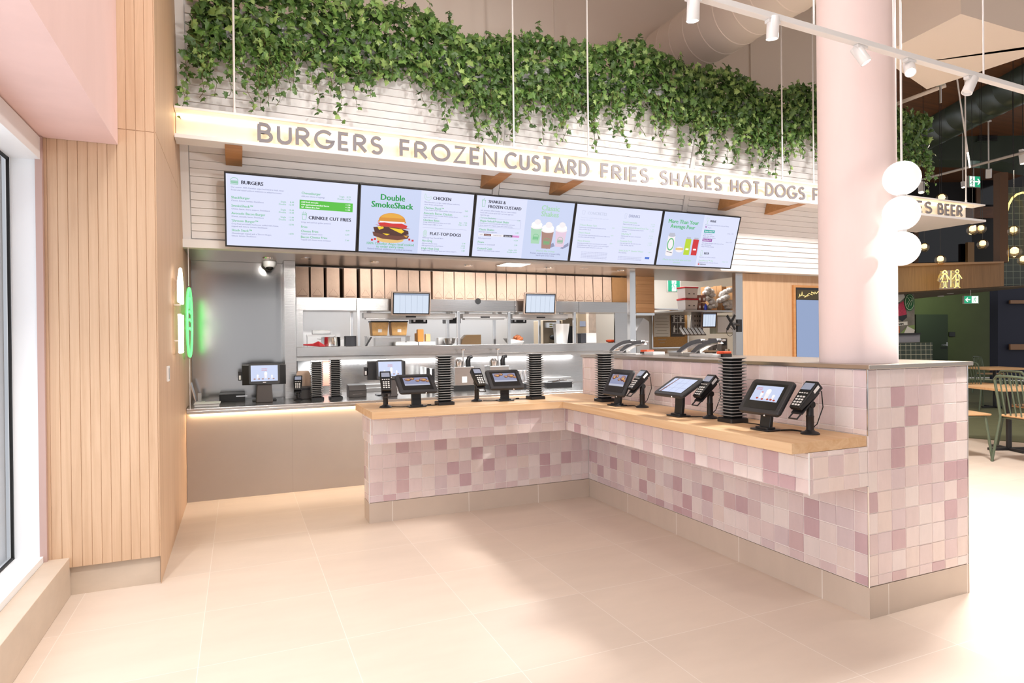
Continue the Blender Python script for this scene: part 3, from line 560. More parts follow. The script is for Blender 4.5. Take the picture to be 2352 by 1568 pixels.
def P5(p):
    p.rect(0, 0, .515, 1, 'bg2', -.0004)
    p.txt(.26, .165, .066, 'More Than Your', 'green', 'CENTER', .025); p.txt(.26, .255, .066, 'Average Pour', 'green', 'CENTER', .025)
    p.rect(.095, .43, .185, .80, 'cream'); p.el(.14, .43, .045, .03, 'silver', .0003); p.rect(.105, .385, .175, .43, 'silver', .0002); p.el(.14, .80, .045, .025, 'cream'); p.el(.14, .60, .043, .12, 'green', .0005); p.el(.14, .60, .032, .095, 'cream', .0008)
    p.ln([(0, [(.105, .74), (.175, .76)])], 'ink', .006)
    p.el(.265, .69, .05, .055, 'cream', .0002); p.rect(.215, .66, .315, .70, 'bunb', .0004)
    for u, c in ((.325, 'lime'), (.425, 'redc')): p.rect(u, .48, u+.075, .785, c, .0006); p.rect(u+.01, .445, u+.065, .48, 'silver', .0006); p.rect(u+.018, .66, u+.058, .69, 'white', .0009)
    p.txt(.26, .89, .034, 'Check out our local wine and beer', 'ltgreen', 'CENTER', .01); p.txt(.26, .94, .034, 'selection.', 'ltgreen', 'CENTER', .01)
    p.ln([(1, [(.553, .055), (.583, .055), (.58, .10), (.568, .115), (.556, .10)]), (0, [(.568, .115), (.568, .16)]), (0, [(.555, .162), (.581, .162)])], 'ltgreen', .003)
    p.txt(.60, .11, .042, 'WINE', 'ink', bold=.02); p.txt(.545, .185, DS, 'All wines crafted exclusively for us by our Winery'); p.pg([(.548, .215), (.575, .215), (.562, .25)], 'purple'); p.txt(.585, .235, .02, 'Niagara', 'slate')
    p.rect(.545, .28, .69, .335, 'teal', .0003); p.rect(.545, .45, .675, .505, 'purple', .0003); p.z += .0004; p.txt(.555, .308, .026, 'Shack White\u2122', 'white', bold=.01); p.txt(.555, .478, .026, 'Shack Red\u2122', 'white', bold=.01); p.z -= .0004
    for v, ds in ((.362, ['100% Dry Riesling', 'Bright, crisp, refreshing', 'Niagara Peninsula, Ontario']), (.535, ['75% Cabernet Sauvignon, 25% Cabernet Franc', 'Ripe, balanced, juicy', 'Niagara Peninsula, Ontario'])):
        for k, d in enumerate(ds): p.txt(.545, v+.034*k, DS, d)
    p.txt(.95, .325, .022, '8.4oz 11.99', 'slate', 'RIGHT'); p.txt(.95, .495, .022, '8.4oz 11.99', 'slate', 'RIGHT')
    p.ln([(1, [(.558, .685), (.572, .685), (.577, .72), (.577, .78), (.553, .78), (.553, .72)])], 'ltgreen', .003); p.txt(.60, .735, .042, 'BEER', 'ink', bold=.02); p.txt(.545, .81, DS, 'Ask about our local beer selection')
    p.txt(.545, .878, .032, 'ShackMeister\u2122 Ale', 'ltgreen', bold=.01); p.txt(.95, .885, .022, '473ml  9.49', 'ltgreen', 'RIGHT'); p.txt(.545, .915, DS, 'Brewed just for us by a Brooklyn Brewery')
    p.rect(.545, .94, .565, .965, 'redc'); p.txt(.572, .953, .022, 'SURESHOT', 'ink', bold=.02)
MLAB = ['leftmost menu screen headed BURGERS and CRINKLE CUT FRIES', 'menu screen with a big burger picture and the words Double SmokeShack', 'menu screen with three shake cups headed Classic Shakes', 'menu screen listing DRINKS, its text paled to suggest glare', 'rightmost menu screen with cans headed More Than Your Average Pour']
for k, pg_ in enumerate((P1, P2, P3, P4, P5)):
    cx = .452+1.102*k; t = thing('menu_screen', MLAB[k], 'menu screen', (cx, 5.79, 2.20), group='menu screens on the louvred wall')
    T = frame((cx, 5.775, 2.508), (1, 0, 0), UPV); b = .013
    m = MB(); m.T = Matrix.Translation(-V(t.location)) @ T
    for q in ((-BW/2, BW/2, BH/2-b, BH/2), (-BW/2, BW/2, -BH/2, -BH/2+b), (-BW/2, -BW/2+b, -BH/2+b, BH/2-b), (BW/2-b, BW/2, -BH/2+b, BH/2-b)): m.box(*q, -.05, .004)
    m.box(-BW/2+.001, BW/2-.001, -BH/2+.001, BH/2-.001, -.05, -.004); m.build('bezel', black_sat, t, bevel=.001)
    m = MB(); m.T = Matrix.Translation(-V(t.location)) @ T; m.box(-BW/2+b, BW/2-b, -BH/2+b, BH/2-b, -.004, 0); pn = m.build('display', SC['bg'], t)
    m = MB(); m.T = Matrix.Translation(-V(t.location)) @ T; m.box(-.2, .2, -.15, .15, -.185, -.05); m.build('wall_mount', black, t)
    p = Page(t, T, BW-2*b, BH-2*b); pg_(p); p.done('menu_artwork', pn)

# ------------------------------------------------------------------ ivy garland
def leaf_pts(R, s):
    prof = [(0, -.5), (.16, -.42), (.44, -.50), (.34, -.18), (.60, .02), (.30, .12), (.26, .30), (0, .68), (-.26, .30), (-.30, .12), (-.60, .02), (-.34, -.18), (-.44, -.50), (-.16, -.42)]
    return [(x*s, y*s, -abs(x)*s*.28+.05*s*math.sin(y*5)) for x, y in prof]
iv = thing('ivy_garland', 'long dense ivy garland trailing from the top of the white louvred wall', 'plant', (4, 5.45, 4.05))
R = random.Random(11); fol = rl(iv); stems = rl(iv); base = fol.T.copy()
GREENS = ['#4A6A2E', '#567A38', '#688B45', '#3F5C2C', '#76934E', '#4C6C34', '#8DA860', '#43632F']
def put_leaf(p, s, nrm=None):
    d = V((R.uniform(-.8, .8), R.uniform(-1.2, -.15), R.uniform(-.4, .9))).normalized() if nrm is None else nrm
    t_ = V((R.uniform(-1, 1), R.uniform(-.3, .3), R.uniform(-1.4, .1)))
    y = (t_-d*t_.dot(d)).normalized(); x = y.cross(d)
    fol.T = base @ frame(p, x, y); c = lin(R.choice(GREENS)); k = R.uniform(.75, 1.3); fol.col = (c[0]*k, c[1]*k, c[2]*k, 1)
    pts = leaf_pts(R, s); n = len(pts); cv = (0, -.28*s, .03*s)
    fol.add(pts+[cv], [(i, (i+1) % n, n) for i in range(n)])
def gtop(x): return 4.20+.07*math.sin(x*1.9+.4)+.05*math.sin(x*5.3)+(.03*x if x < 3 else .09)-.0*x
x = -.36
for _ in range(8200):
    x = R.uniform(-.33, 8.4); h = gtop(x); q = R.random()
    z = h+.03-.57*q**1.35+R.gauss(0, .03); w = .30 if q < .6 else .22
    put_leaf((x, 5.50+R.uniform(-w/2, w/2)*.6-.04*math.sin(PI*q), z), R.uniform(.045, .082))
clus = [R.uniform(-.25, 8.35) for _ in range(28)]
for k in range(270):
    x = (R.uniform(-.33, 8.38) if k % 3 else R.choice(clus)+R.gauss(0, .05)); y = 5.43+R.uniform(-.05, .06); z = gtop(x)-.44; L_ = min(abs(R.gauss(.24, .16))+.06, .56); pts = []; n = max(3, int(L_/.035)); dx = R.uniform(-.12, .12)
    for i in range(n+1):
        t = i/n; pts.append((x+dx*t+.015*math.sin(i*1.1+k), y+.02*math.sin(i*.8+k*2), z-L_*t))
    stems.tube(pts, .0022, 4)
    for i in range(1, n+1):
        for _ in range(2 if i < n*.7 else 1): put_leaf((pts[i][0]+R.uniform(-.035, .035), pts[i][1]+R.uniform(-.03, .02), pts[i][2]+R.uniform(-.02, .02)), R.uniform(.04, .066)*(1.1-.35*i/n))
for k in range(42):
    x = R.uniform(-.2, 8.0); z = gtop(x)-.02; L_ = R.uniform(.08, .2); dx = R.uniform(-.08, .12); pts = [(x+dx*t, 5.47, z+L_*t) for t in (0, .35, .7, 1)]
    stems.tube(pts, .002, 4)
    for p_ in pts[1:]: put_leaf(p_, R.uniform(.035, .06)); put_leaf((p_[0]+.025, p_[1], p_[2]-.02), R.uniform(.03, .05))
fol.build('foliage', mat('ivy_leaf', '#3B6B2C', .42, attr='tint'), iv, fix=False); stems.build('vine_stems', mat('ivy_stem', '#5B4A2C', .7), iv)
rl(iv).box(-.36, 8.16, 5.56, 5.66, 3.98, 4.10).build('planter_trough', mat('trough', '#3A3A34', .7), iv)

# ------------------------------------------------------------------ kitchen shell and steel line
struct('wall_counter_front', MB().box(-.428, 4.6, 6.180, 6.24, 0, .770), greystone)
bc = thing('steel_back_counter', 'long stainless back counter with a glowing strip under its front edge', 'counter', (1.8, 6.6, .774))
rl(bc).box(-.426, 5.68, 6.150, 7.33, .800, .822).box(-.426, 5.68, 6.150, 6.166, .774, .800).build('worktop', steel, bc, bevel=.003)
rl(bc).box(-.424, 5.6, 6.1672, 6.178, .7745, .788).build('led_strip', led, bc)
light('AREA', 'counter_strip', (1.8, 6.172, .772), (1.8, 6.05, 0), 15, (1, .72, .42), 4.4, .012)
struct('wall_kitchen_left', MB().box(-.428, .14, 6.99, 7.05, .824, 2.214).box(.1405, .52, 6.994, 7.05, .824, 2.214), mat('mirror_steel_sheet', (.5, .49, .48), .15, 1))
struct('trim_3', MB().box(0.424, 0.532, 6.72, 6.985, .824, 2.214), steel)
struct('trim_4', MB().box(4.201, 4.28, 6.2, 6.26, .824, 2.214), steel_hi)
struct('trim_5', MB().box(5.797, 5.912, 6.2, 6.26, .824, 2.214), steel)
struct('wall_kitchen_back', MB().box(.2, 4.9, 8.35, 8.45, .6, 2.75), mat('satin_steel_wall', (.80, .79, .78), .36, .8))
struct('ceiling_cookline', MB().box(-.4, 8.4, 7.37, 9.9, 2.78, 2.85), cream)
struct('wall_kitchen_backsplash', MB().box(.53, 5.6, 7.34, 7.36, .824, 1.236), steel)
pt = thing('steel_pass_unit', 'stainless pass-through with shelf bands, posts and a row of bags on top', 'kitchen pass', (2.4, 7.2, 1.24))
YP = 7.0; zt, zb_, zc, zd = 1.87, 1.731, 1.34, 1.238
xa, xs1, xs2, xe = 0.558, 1.187, 3.974, 4.743
for a, b in ((xa, xs1-.004), (xs1, 3.085), (3.091, xs2-.004), (xs2, xe)): rl(pt).box(a, b, YP, YP+.42, zb_, zt).build('hood_panel', steel, pt, bevel=.003)
rl(pt).box(xa, xe, YP-.02, YP+.42, zd, zc).build('pass_shelf', steel, pt, bevel=.003)
rl(pt).box(xa, xe, YP+.205, YP+.215, zt+.001, 2.214).build('gap_dark_sheet', mat('gap_dark_brown', '#4A3424', .8), pt)  # dark sheet added so the gaps between the bags read dark
rl(pt).box(xa, xe, YP+.02, YP+.40, zd-.045, zd-.001).build('under_shelf', steel_dull, pt)
for u in (823.5, 1053.5, 1169.5, 1320): 
    x = at_x = {823.5: 1.206, 1053.5: 2.361, 1169.5: 3.004, 1320: 3.908}[u]
    rl(pt).box(x-.016, x+.016, YP-.006, YP+.03, zc, zb_).build('post', steel_hi, pt, bevel=.002)
for x in (1.195, 2.352, 2.966, 3.877): rl(pt).box(x-.018, x+.018, YP+.38, YP+.415, zc, zb_).build('rear_post', steel_hi, pt, bevel=.002)
rl(pt).box(xa, 0.626, YP, YP+.03, zc, zb_).build('end_panel', steel, pt); rl(pt).box(4.51, xe, YP, YP+.03, zc, zb_).build('end_panel', steel, pt)
MB().lathe([(.036, 0), (.036, .004), (.026, .004)], 24).build('port', rubber, pt).matrix_basis = Matrix.Translation(V((2.605, 6.999, 1.855))-V(pt.location)) @ Matrix.Rotation(PI/2, 4, 'X')
for hk, (a, b) in enumerate(((1.28, 2.356), (2.448, 3.017), (3.092, 3.87))):
    t = thing('heat_lamp', ['white strip heat lamp in the pass under the left order screen', 'short white strip heat lamp in the middle of the pass', 'white strip heat lamp in the pass under the right order screen'][hk], 'heat lamp', ((a+b)/2, 7.16, 1.64), group='strip heat lamps in the pass')
    rl(t).box(a, b, 7.10, 7.22, 1.655, 1.712).build('housing', white_gloss, t, bevel=.004); rl(t).box(a+.05, a+.09, 7.14, 7.18, 1.712, zb_-.001).build('hanger', steel_dull, t); rl(t).box(b-.09, b-.05, 7.14, 7.18, 1.712, zb_-.001).build('hanger', steel_dull, t); rl(t).box(a+.03, b-.03, 7.11, 7.21, 1.640, 1.655).build('heating_grid', steel_dull, t); rl(t)
    rl(t).box((a+b)/2-.06, (a+b)/2+.06, 7.0985, 7.10, 1.662, 1.678).build('badge', black, t)
light('AREA', 'shelf_lamp', (1.5, 7.22, 1.17), (1.5, 7.3, .8), 14, COOL, 1.6, .05); light('AREA', 'shelf_lamp', (3.3, 7.22, 1.17), (3.3, 7.3, .8), 16, COOL, 1.6, .05)
# soffit fittings
dl_m = mat('downlight_glow', (1, .9, .8), .4, emit='#FFD9A4', es=14)
for k, (x, y) in enumerate(((.267, 6.551), (1.294, 6.53), (2.312, 6.514), (3.273, 6.46), (4.243, 6.44))):
    t = thing('recessed_downlight', ORD[k]+' recessed downlight from the left in the steel soffit', 'downlight', (x, y, 2.205), group='downlights in the kitchen soffit')
    MB().lathe([(.020, .004), (.045, 0), (.05, .0105), (.022, .0105)], 24).build('trim_ring', steel_hi, t, smooth=True); MB().lathe([(.021, .005), (.021, .009)], 16).build('lamp', dl_m, t)
    light('SPOT', 'downlight_beam', (x, y, 2.19), (x, 7.1, 1.9), (2 if k == 0 else 17), NEUT, .02, angle=2.9, blend=.9)
for k, (u, v) in enumerate(((0, 0), (1, 1))):
    p = ((0.615, 6.477, 2.212), (3.697, 6.39, 2.212))[k]
    tag(MB().lathe([(.05, 0), (.05, .004)], 20).build('sprinkler_plate', steel_hi), ['silver sprinkler cover plate in the soffit above the leftmost bags', 'silver sprinkler cover plate in the soffit above the rightmost bags'][k], 'sprinkler').location = (p[0], p[1], 2.2115)
t = thing('soffit_reflection', 'bright square standing in for a light reflected in the kitchen soffit above the middle bags', 'light', (2.747, 6.258, 2.212))  # glowing square added in place of a lamp's reflection in the glossy soffit
t.location.z = 2.2055
MB().box(-.14, .14, -.14, .14, 0, .010).build('glow_square', mat('reflection_glow', (1, 1, 1), .4, emit='#FFFFFF', es=8), t); MB().box(-.155, .155, -.155, -.14, 0, .0104).box(-.155, .155, .14, .155, 0, .0104).box(-.155, -.14, -.14, .14, 0, .0104).box(.14, .155, -.14, .14, 0, .0104).build('frame', steel_hi, t)
light('AREA', 'reflection_light', tuple(V(t.location)-V((0, 0, .01))), (t.location.x, t.location.y, 0), 16, COOL, .26)
t = thing('dome_camera', 'white dome security camera under the soffit left of the bags', 'camera', (0.295, 6.85, 2.204)); t.location.z = 2.15
MB().lathe([(.04, .0), (.062, .02), (.066, .05), (.066, .065)], 24).build('housing', white_gloss, t, smooth=True); MB().ball((0, -.01, .01), .04, 16, 10).build('dome', black_sat, t, smooth=True)
# paper bags
R = random.Random(3)
BX = [(0.561, 0.696), (0.712, 0.848), (0.877, 1.015), (1.059, 1.198), (1.233, 1.352), (1.371, 1.503), (1.51, 1.643), (1.648, 1.776), (1.78, 1.905), (1.917, 2.041), (2.061, 2.189), (2.192, 2.32),
      (2.324, 2.452), (2.455, 2.586), (2.592, 2.718), (2.725, 2.851), (2.862, 2.985), (2.99, 3.115), (3.121, 3.252), (3.258, 3.385), (3.392, 3.524), (3.541, 3.666), (3.672, 3.8), (3.803, 3.931), (3.943, 4.071), (4.075, 4.2), (4.204, 4.339), (4.35, 4.482)]
for k, (a, b) in enumerate(BX):
    w = b-a-.003; hb = min(2.205-zt, .325); t = thing('paper_bag', ORD[k]+' kraft paper bag from the left in the row on the steel pass', 'bag', ((a+b)/2, 7.03, zt+.001), group='kraft bags along the top of the pass')
    m = MB(); d = .10; lean = R.uniform(-.003, .003)
    o1 = [(-w/2, 0), (w/2, 0), (w/2-.003, d*.5), (w/2, d), (-w/2, d), (-w/2+.003, d*.5)]
    m.loft([[(x, y, 0) for x, y in o1], [(x*1.0+lean*.5, y+(.004 if y == 0 else 0), hb*.5) for x, y in o1], [(x*.985+lean, y+.006, hb) for x, y in o1]], cap=False); m.poly([(x, y, 0) for x, y in o1]); m.poly([(x*.97, y*.98+.007, hb-.012) for x, y in o1]); m.build('bag_body', kraft, t)
    m = MB()
    for s_ in (-1, 1):
        for q in range(9): x = s_*(w*.06+w*.36*q/8); z = .085-.068*q/8; m.box(x-.002, x+.002, -.0012, -.0002, z, z+.004)
    for q in range(6): m.box(-w*.34+w*.115*q, -w*.34+w*.115*q+w*.085, -.0012, -.0002, .012, .019)
    m.build('printed_pattern', kraft_dk, t)
tag(MB().box(4.507, 4.778, 7.06, 7.2, zt+.002, 2.20).build('cardboard_box', mat('cardboard', '#A87C50', .8, noise=(6, .08)), bevel=.003), 'brown cardboard carton at the right end of the row of paper bags', 'box')
# order screens on the pass
def order_screen(x, z, w, h, rz, label, cols, y=6.86, tilt=.12):
    t = thing('order_screen', label, 'screen', (x, y, z-h/2), group='kitchen order screens'); F = Matrix.Rotation(rz, 4, 'Z') @ frame((0, 0, h/2), (1, 0, 0), (0, -math.sin(tilt), math.cos(tilt)))
    def q(): m = MB(); m.T = F; return m
    q().rrect(w, h, .035, .008, z0=-.035).build('housing', mat('beige_bezel', '#A08C7E', .4, 0), t)
    q().box(-w/2+.012, w/2-.012, -h/2+.012, h/2-.012, 0, .002).build('bezel', black_sat, t)
    d = q().box(-w/2+.024, w/2-.024, -h/2+.024, h/2-.022, .002, .0028).build('display', SC['kds'], t)
    m = q()
    for k in range(1, cols): xx = -w/2+.024+(w-.048)*k/cols; m.box(xx-.0012, xx+.0012, -h/2+.024, h/2-.04, .0028, .0031)
    m.box(-w/2+.024, w/2-.024, h/2-.04, h/2-.024, .0028, .0031); m.build('column_lines', SC['kds2'], d)
    m = MB(); m.box(-.04, .04, .03, .12, h/2-.05, h/2+.03); m.build('arm', steel_dull, t)
order_screen(1.764, 1.808, .440, .262, .0, 'left order screen mounted on the pass below the bags', 6)
order_screen(3.358, 1.828, .415, .262, -.06, 'right order screen mounted on the pass below the bags', 6, tilt=.16)

# ------------------------------------------------------------------ tablets, card terminals, pagers
def tablet(x, y, deg, tilt, cz, label, art, w=.29, h=.21, straight=False):
    t = thing('order_tablet', label, 'tablet', (x, y, .9045), math.radians(deg+90), 'ordering tablets on the oak worktop')
    MB().prism([(-.062, -.045, 0), (.062, -.045, 0), (.062, .045, 0), (-.062, .045, 0)], (0, 0, .004)).rrect(.13, .10, .008, .012).rrect(.09, .06, .014, .01, z0=.004).build('base_plate', black, t, bevel=.002)
    T = math.radians(tilt); F = frame((0, 0, cz), (1, 0, 0), (0, math.sin(T), math.cos(T)))
    back = F @ V((0, 0, -.02))
    pts = [(0, .004, .01), (0, .012, cz*.35), (0, .014, cz*.6), (0, back.y*.5+.006, cz*.85), (0, back.y, back.z)]
    m = MB(); rings = []
    for i, p in enumerate(pts):
        ww = .036; dd = .011; a = 0 if i < 2 else (.25 if i == 2 else .6) 
        rings.append([(p[0]-ww, p[1]-dd, p[2]+dd*a), (p[0]+ww, p[1]-dd, p[2]+dd*a), (p[0]+ww, p[1]+dd, p[2]-dd*a), (p[0]-ww, p[1]+dd, p[2]-dd*a)])
    m.loft(rings).build('stand', black, t, bevel=.003)
    m = MB(); m.T = F; m.rrect(w, h, .014, .024, 6, z0=-.022, taper=1); m.rrect(w, h, .008, .024, 6, z0=-.008, taper=.965); hs = m.build('housing', dark, t, bevel=.0015)
    m = MB(); m.T = F; m.box(-w/2+.030, w/2-.030, -h/2+.026, h/2-.026, .0002, .0010); gl_ = m.build('glass', black_sat, t)
    m = MB(); m.T = F; m.ball((.05, -h/2-.003, -.012), .006, 10, 8).build('lock', steel_hi, t, smooth=True)
    p = Page(t, Matrix.Identity(4), w-.06, h-.052); p.mb.T = F; p.z = .0012
    if art == 'food':
        p.rect(.10, .12, .93, .70, 'slate'); R2 = random.Random(int(x*100))
        for u, v, r in ((.25, .26, .11), (.56, .36, .075), (.76, .30, .13), (.40, .20, .08), (.88, .40, .07)):
            p.el(u, v, r, r*1.1, 'patty2', .0002); p.el(u-.01, v-.03, r*.8, r*.75, 'brown', .0004); p.el(u+.02, v+.02, r*.4, r*.35, 'gold', .0006)
        p.rect(.10, .60, .93, .70, 'silver', .0001)
    elif art == 'shake':
        p.rect(.10, .10, .92, .70, 'bg2'); p.txt(.24, .20, .010, 'TORONTO', 'tomato', 'CENTER', .02); p.txt(.24, .255, .010, 'EXCLUSIVE', 'tomato', 'CENTER', .02)
        for u, v, s_ in ((.38, .47, .8), (.55, .40, 1.3), (.75, .52, .7)):
            p.pg([(u-.055*s_, v-.05*s_), (u+.055*s_, v-.05*s_), (u+.04*s_, v+.16*s_), (u-.04*s_, v+.16*s_)], 'cream', .0002); p.el(u, v-.07*s_, .055*s_, .07*s_, 'white', .0004)
        for u, v in ((.30, .60), (.62, .62), (.82, .64), (.46, .63), (.72, .62)): p.el(u, v, .035, .035, 'bacon', .0006)
        p.el(.38, .36, .03, .02, 'tomato', .0006)
    else:
        p.rect(.02, .02, .98, .98, 'bg2'); p.pg([(.18, .02), (.22, .02), (.14, .98), (.06, .98)], 'choc', .0002); p.txt(.11, .72, .013, 'SHAKES', 'ink', 'CENTER', .02)
        for a in (.45, .70): p.ln([(0, [(a, .03), (a-.01, .97)])], 'slate', .0012)
        p.ln([(0, [(.24, .35), (.98, .35)]), (0, [(.22, .68), (.98, .68)])], 'slate', .0012)
    p.done('screen_picture', gl_)
    return t
tablet(1.207, 4.574, -89, 54.7, .180, 'dark tablet lying back on a stand at the left end of the short counter arm', 'food')
tablet(1.963, 4.675, -93, 47.3, .178, 'dark tablet between the card reader and pagers near the counter corner', 'food')
tablet(2.545, 3.933, 180, 26.7, .173, 'most upright dark tablet, first on the long counter arm after the corner', 'food')
tablet(2.539, 3.223, 180, 60.7, .193, 'dark tablet lying almost flat showing a pale order page', 'order')
tablet(2.557, 2.527, 179, 36.3, .180, 'nearest dark tablet on the long counter arm showing a milkshake', 'shake')
keyc = mat('key_white', '#D9D6D2', .5); lcd = mat('terminal_display', (.1, .1, .12), .3, emit='#8C93A6', es=.8)
def terminal(x, y, deg, label, z0=.9045, hgt=.155, side=.0, group='card readers on the oak worktop'):
    t = thing('card_terminal', label, 'card reader', (x, y, z0), math.radians(deg+90), group)
    MB().lathe([(.046, 0), (.046, .004), (.040, .010), (.026, .015), (.0185, .022)], 32).build('base', black, t, smooth=True)
    MB().lathe([(.0185, .018), (.0185, hgt*.55), (.0195, hgt*.56), (.0195, hgt*.60), (.017, hgt*.61), (.017, hgt-.012)], 24).build('pole', black, t, smooth=True)
    MB().tube([(-.02, 0, hgt-.005), (.02, 0, hgt-.005)], .017, 16).build('hinge', rubber, t, smooth=True)
    T = math.radians(48); F = frame((0, -.035, hgt+.035), (1, 0, 0), (0, math.sin(T), math.cos(T)))
    def q(): m = MB(); m.T = F; return m
    b = q().loft([[(-.034, -.085, -.012), (.034, -.085, -.012), (.040, .02, -.02), (.040, .090, -.024), (-.040, .090, -.024), (-.040, .02, -.02)], [(-.034, -.085, .010), (.034, -.085, .010), (.042, .02, .016), (.040, .090, .024), (-.040, .090, .024), (-.042, .02, .016)]]).build('body', black_sat, t, bevel=.004)
    q().box(-.030, .030, .030, .074, .0225, .0245).build('display', lcd, t)
    m = q()
    for i in range(3):
        for j in range(4): m.box(-.024+i*.018, -.012+i*.018, -.072+j*.017, -.062+j*.017, .0095+j*.0018, .0135+j*.0018)
    for i in range(4): m.box(-.028+i*.015, -.018+i*.015, .006, .012, .0175, .0205)
    m.build('keypad', keyc, b, bevel=.001)
    q().box(-.036, .036, -.095, .06, -.030, -.022).box(-.008, .008, -.02, .03, -.045, -.029).build('cradle', black, t, bevel=.002)
    m = q(); m.tube([(-.026, -.092, -.026), (-.026, -.128, -.026), (.026, -.128, -.026), (.026, -.092, -.026)], .0045, 8).build('grip_loop', dark, t, smooth=True)
    q().box(.0405, .0415, .03, .075, -.004, .012).build('label_strip', white_gloss, t)
    m = MB(); m.tube([(.012, .02, hgt+.075), (.022, .055, hgt+.06), (.024, .062, hgt-.02), (.016, .03, .05), (.0, .018, .03)], .0028, 6); m.build('cable', rubber, t, smooth=True)
    return t
terminal(.994, 4.658, -97, 'black card reader on a pole at the left end of the oak worktop')
terminal(1.75, 4.755, -85, 'black card reader left of the tablet near the counter corner')
terminal(2.636, 3.748, 178, 'black card reader overlapping the most upright tablet', side=1)
terminal(2.637, 3.046, 178, 'black card reader beside the tablet that lies almost flat')
terminal(2.650, 2.323, 178, 'nearest black card reader, at the end of the long counter arm')
terminal(.531, 6.533, -97, 'black card reader on the steel back counter beside the first pager stack', .8225, .13, group='card reader on the back counter')
pager_lip = mat('pager_lip', '#8A8987', .3); pb = MB(); A = .060
def sq(a, z, r=.012):
    return [(cx+r*math.cos(math.radians(t_)), cy+r*math.sin(math.radians(t_)), z) for cx, cy, a0 in ((a-r, a-r, 0), (-a+r, a-r, 90), (-a+r, -a+r, 180), (a-r, -a+r, 270)) for t_ in (a0, a0+45, a0+90)]
pb.loft([sq(.040, 0), sq(.042, .007), sq(.058, .0135)], 0); pb.loft([sq(A, .0135), sq(A, .0168), sq(.056, .0182)], 1)
pager0 = None
def stack(x, y, z0, n, where, gname, rz=0, s=1.0):
    global pager0
    bs = MB().loft([sq(.064*s, 0), sq(.064*s, .022), sq(.058*s, .026)]).build('pager_charger', black); bs.location = (x, y, z0); bs.rotation_euler = (0, 0, rz); tag(bs, 'black charging base under the pager stack '+where, 'charger')
    for k in range(n):
        if pager0 is None: pager0 = pb.build('guest_pager', [rubber, pager_lip]); o = pager0
        else: o = pager0.copy(); COL.objects.link(o)
        o.location = (x, y, z0+.0262+k*.0184); o.rotation_euler = (0, 0, rz)
        tag(o, ('topmost' if k == n-1 else 'lowest' if k == 0 else ORD[k])+' pager '+('' if k in (0, n-1) else 'from the bottom ')+'in the stack '+where, 'pager', gname)
stack(1.444, 4.640, .9045, 19, 'right of the leftmost worktop tablet', 'pagers stacked by the leftmost tablet')
stack(2.247, 4.700, .9045, 19, 'right of the tablet near the counter corner', 'pagers stacked by the counter corner')
stack(2.637, 4.252, .9045, 19, 'behind the most upright tablet', 'pagers stacked behind the upright tablet')
stack(2.643, 2.860, .9045, 19, 'beside the nearest tablet', 'pagers stacked by the nearest tablet')
stack(.703, 6.486, .8225, 19, 'left of the pair on the steel counter', 'left pager stack on the steel counter')
stack(.884, 6.487, .8225, 20, 'right of the pair on the steel counter', 'right pager stack on the steel counter')
def cord(pts, label, plug=None, r=.003):
    o = thing('power_cord', label, 'cable', pts[0], group='black cords lying on the worktop')
    q = [V(p) for p in pts]; sm = []
    for i in range(len(q)-1):
        a, b, c, d = q[max(i-1, 0)], q[i], q[i+1], q[min(i+2, len(q)-1)]
        for t_ in range(5): t_ /= 5; sm.append(.5*((2*b)+(c-a)*t_+(2*a-5*b+4*c-d)*t_**2+(3*b-a-3*c+d)*t_**3))
    sm.append(q[-1]); rl(o).tube(sm, r, 6).build('cord', rubber, o, smooth=True)
    if plug is not None: m = rl(o); p = V(plug); m.box(p.x-.014, p.x+.014, p.y-.007, p.y+.007, p.z-.002, p.z+.009).build('inline_plug', rubber, o, bevel=.002)
zc_ = .9078
cord([(1.04, 4.65, zc_), (1.09, 4.61, zc_), (1.15, 4.60, zc_)], 'short black cord between the leftmost card reader and tablet')
cord([(1.265, 4.60, zc_), (1.30, 4.615, zc_), (1.34, 4.60, zc_), (1.376, 4.62, zc_)], 'black cord with inline plug from the leftmost tablet to its pagers', (1.315, 4.612, zc_))
cord([(1.80, 4.74, zc_), (1.85, 4.70, zc_), (1.90, 4.70, zc_)], 'black cord between the card reader and tablet by the counter corner')
cord([(2.02, 4.69, zc_), (2.08, 4.74, zc_), (2.13, 4.73, zc_), (2.18, 4.72, zc_)], 'black cord with inline plug running to the pagers by the corner', (2.10, 4.738, zc_))
cord([(2.58, 3.86, zc_), (2.63, 3.85, zc_), (2.62, 3.80, zc_)], 'thin black cord between the upright tablet and its card reader')
cord([(2.55, 3.15, zc_), (2.62, 3.12, zc_), (2.64, 3.09, zc_)], 'thin black cord behind the tablet that lies almost flat')
cord([(2.66, 2.79, zc_), (2.67, 2.70, zc_), (2.66, 2.62, zc_), (2.60, 2.575, zc_)], 'black cord from the nearest pagers to the nearest tablet', (2.664, 2.645, zc_))
cord([(2.60, 2.47, zc_), (2.66, 2.45, zc_), (2.67, 2.40, zc_), (2.66, 2.372, zc_)], 'thick black cord between the nearest tablet and nearest card reader', r=.004)

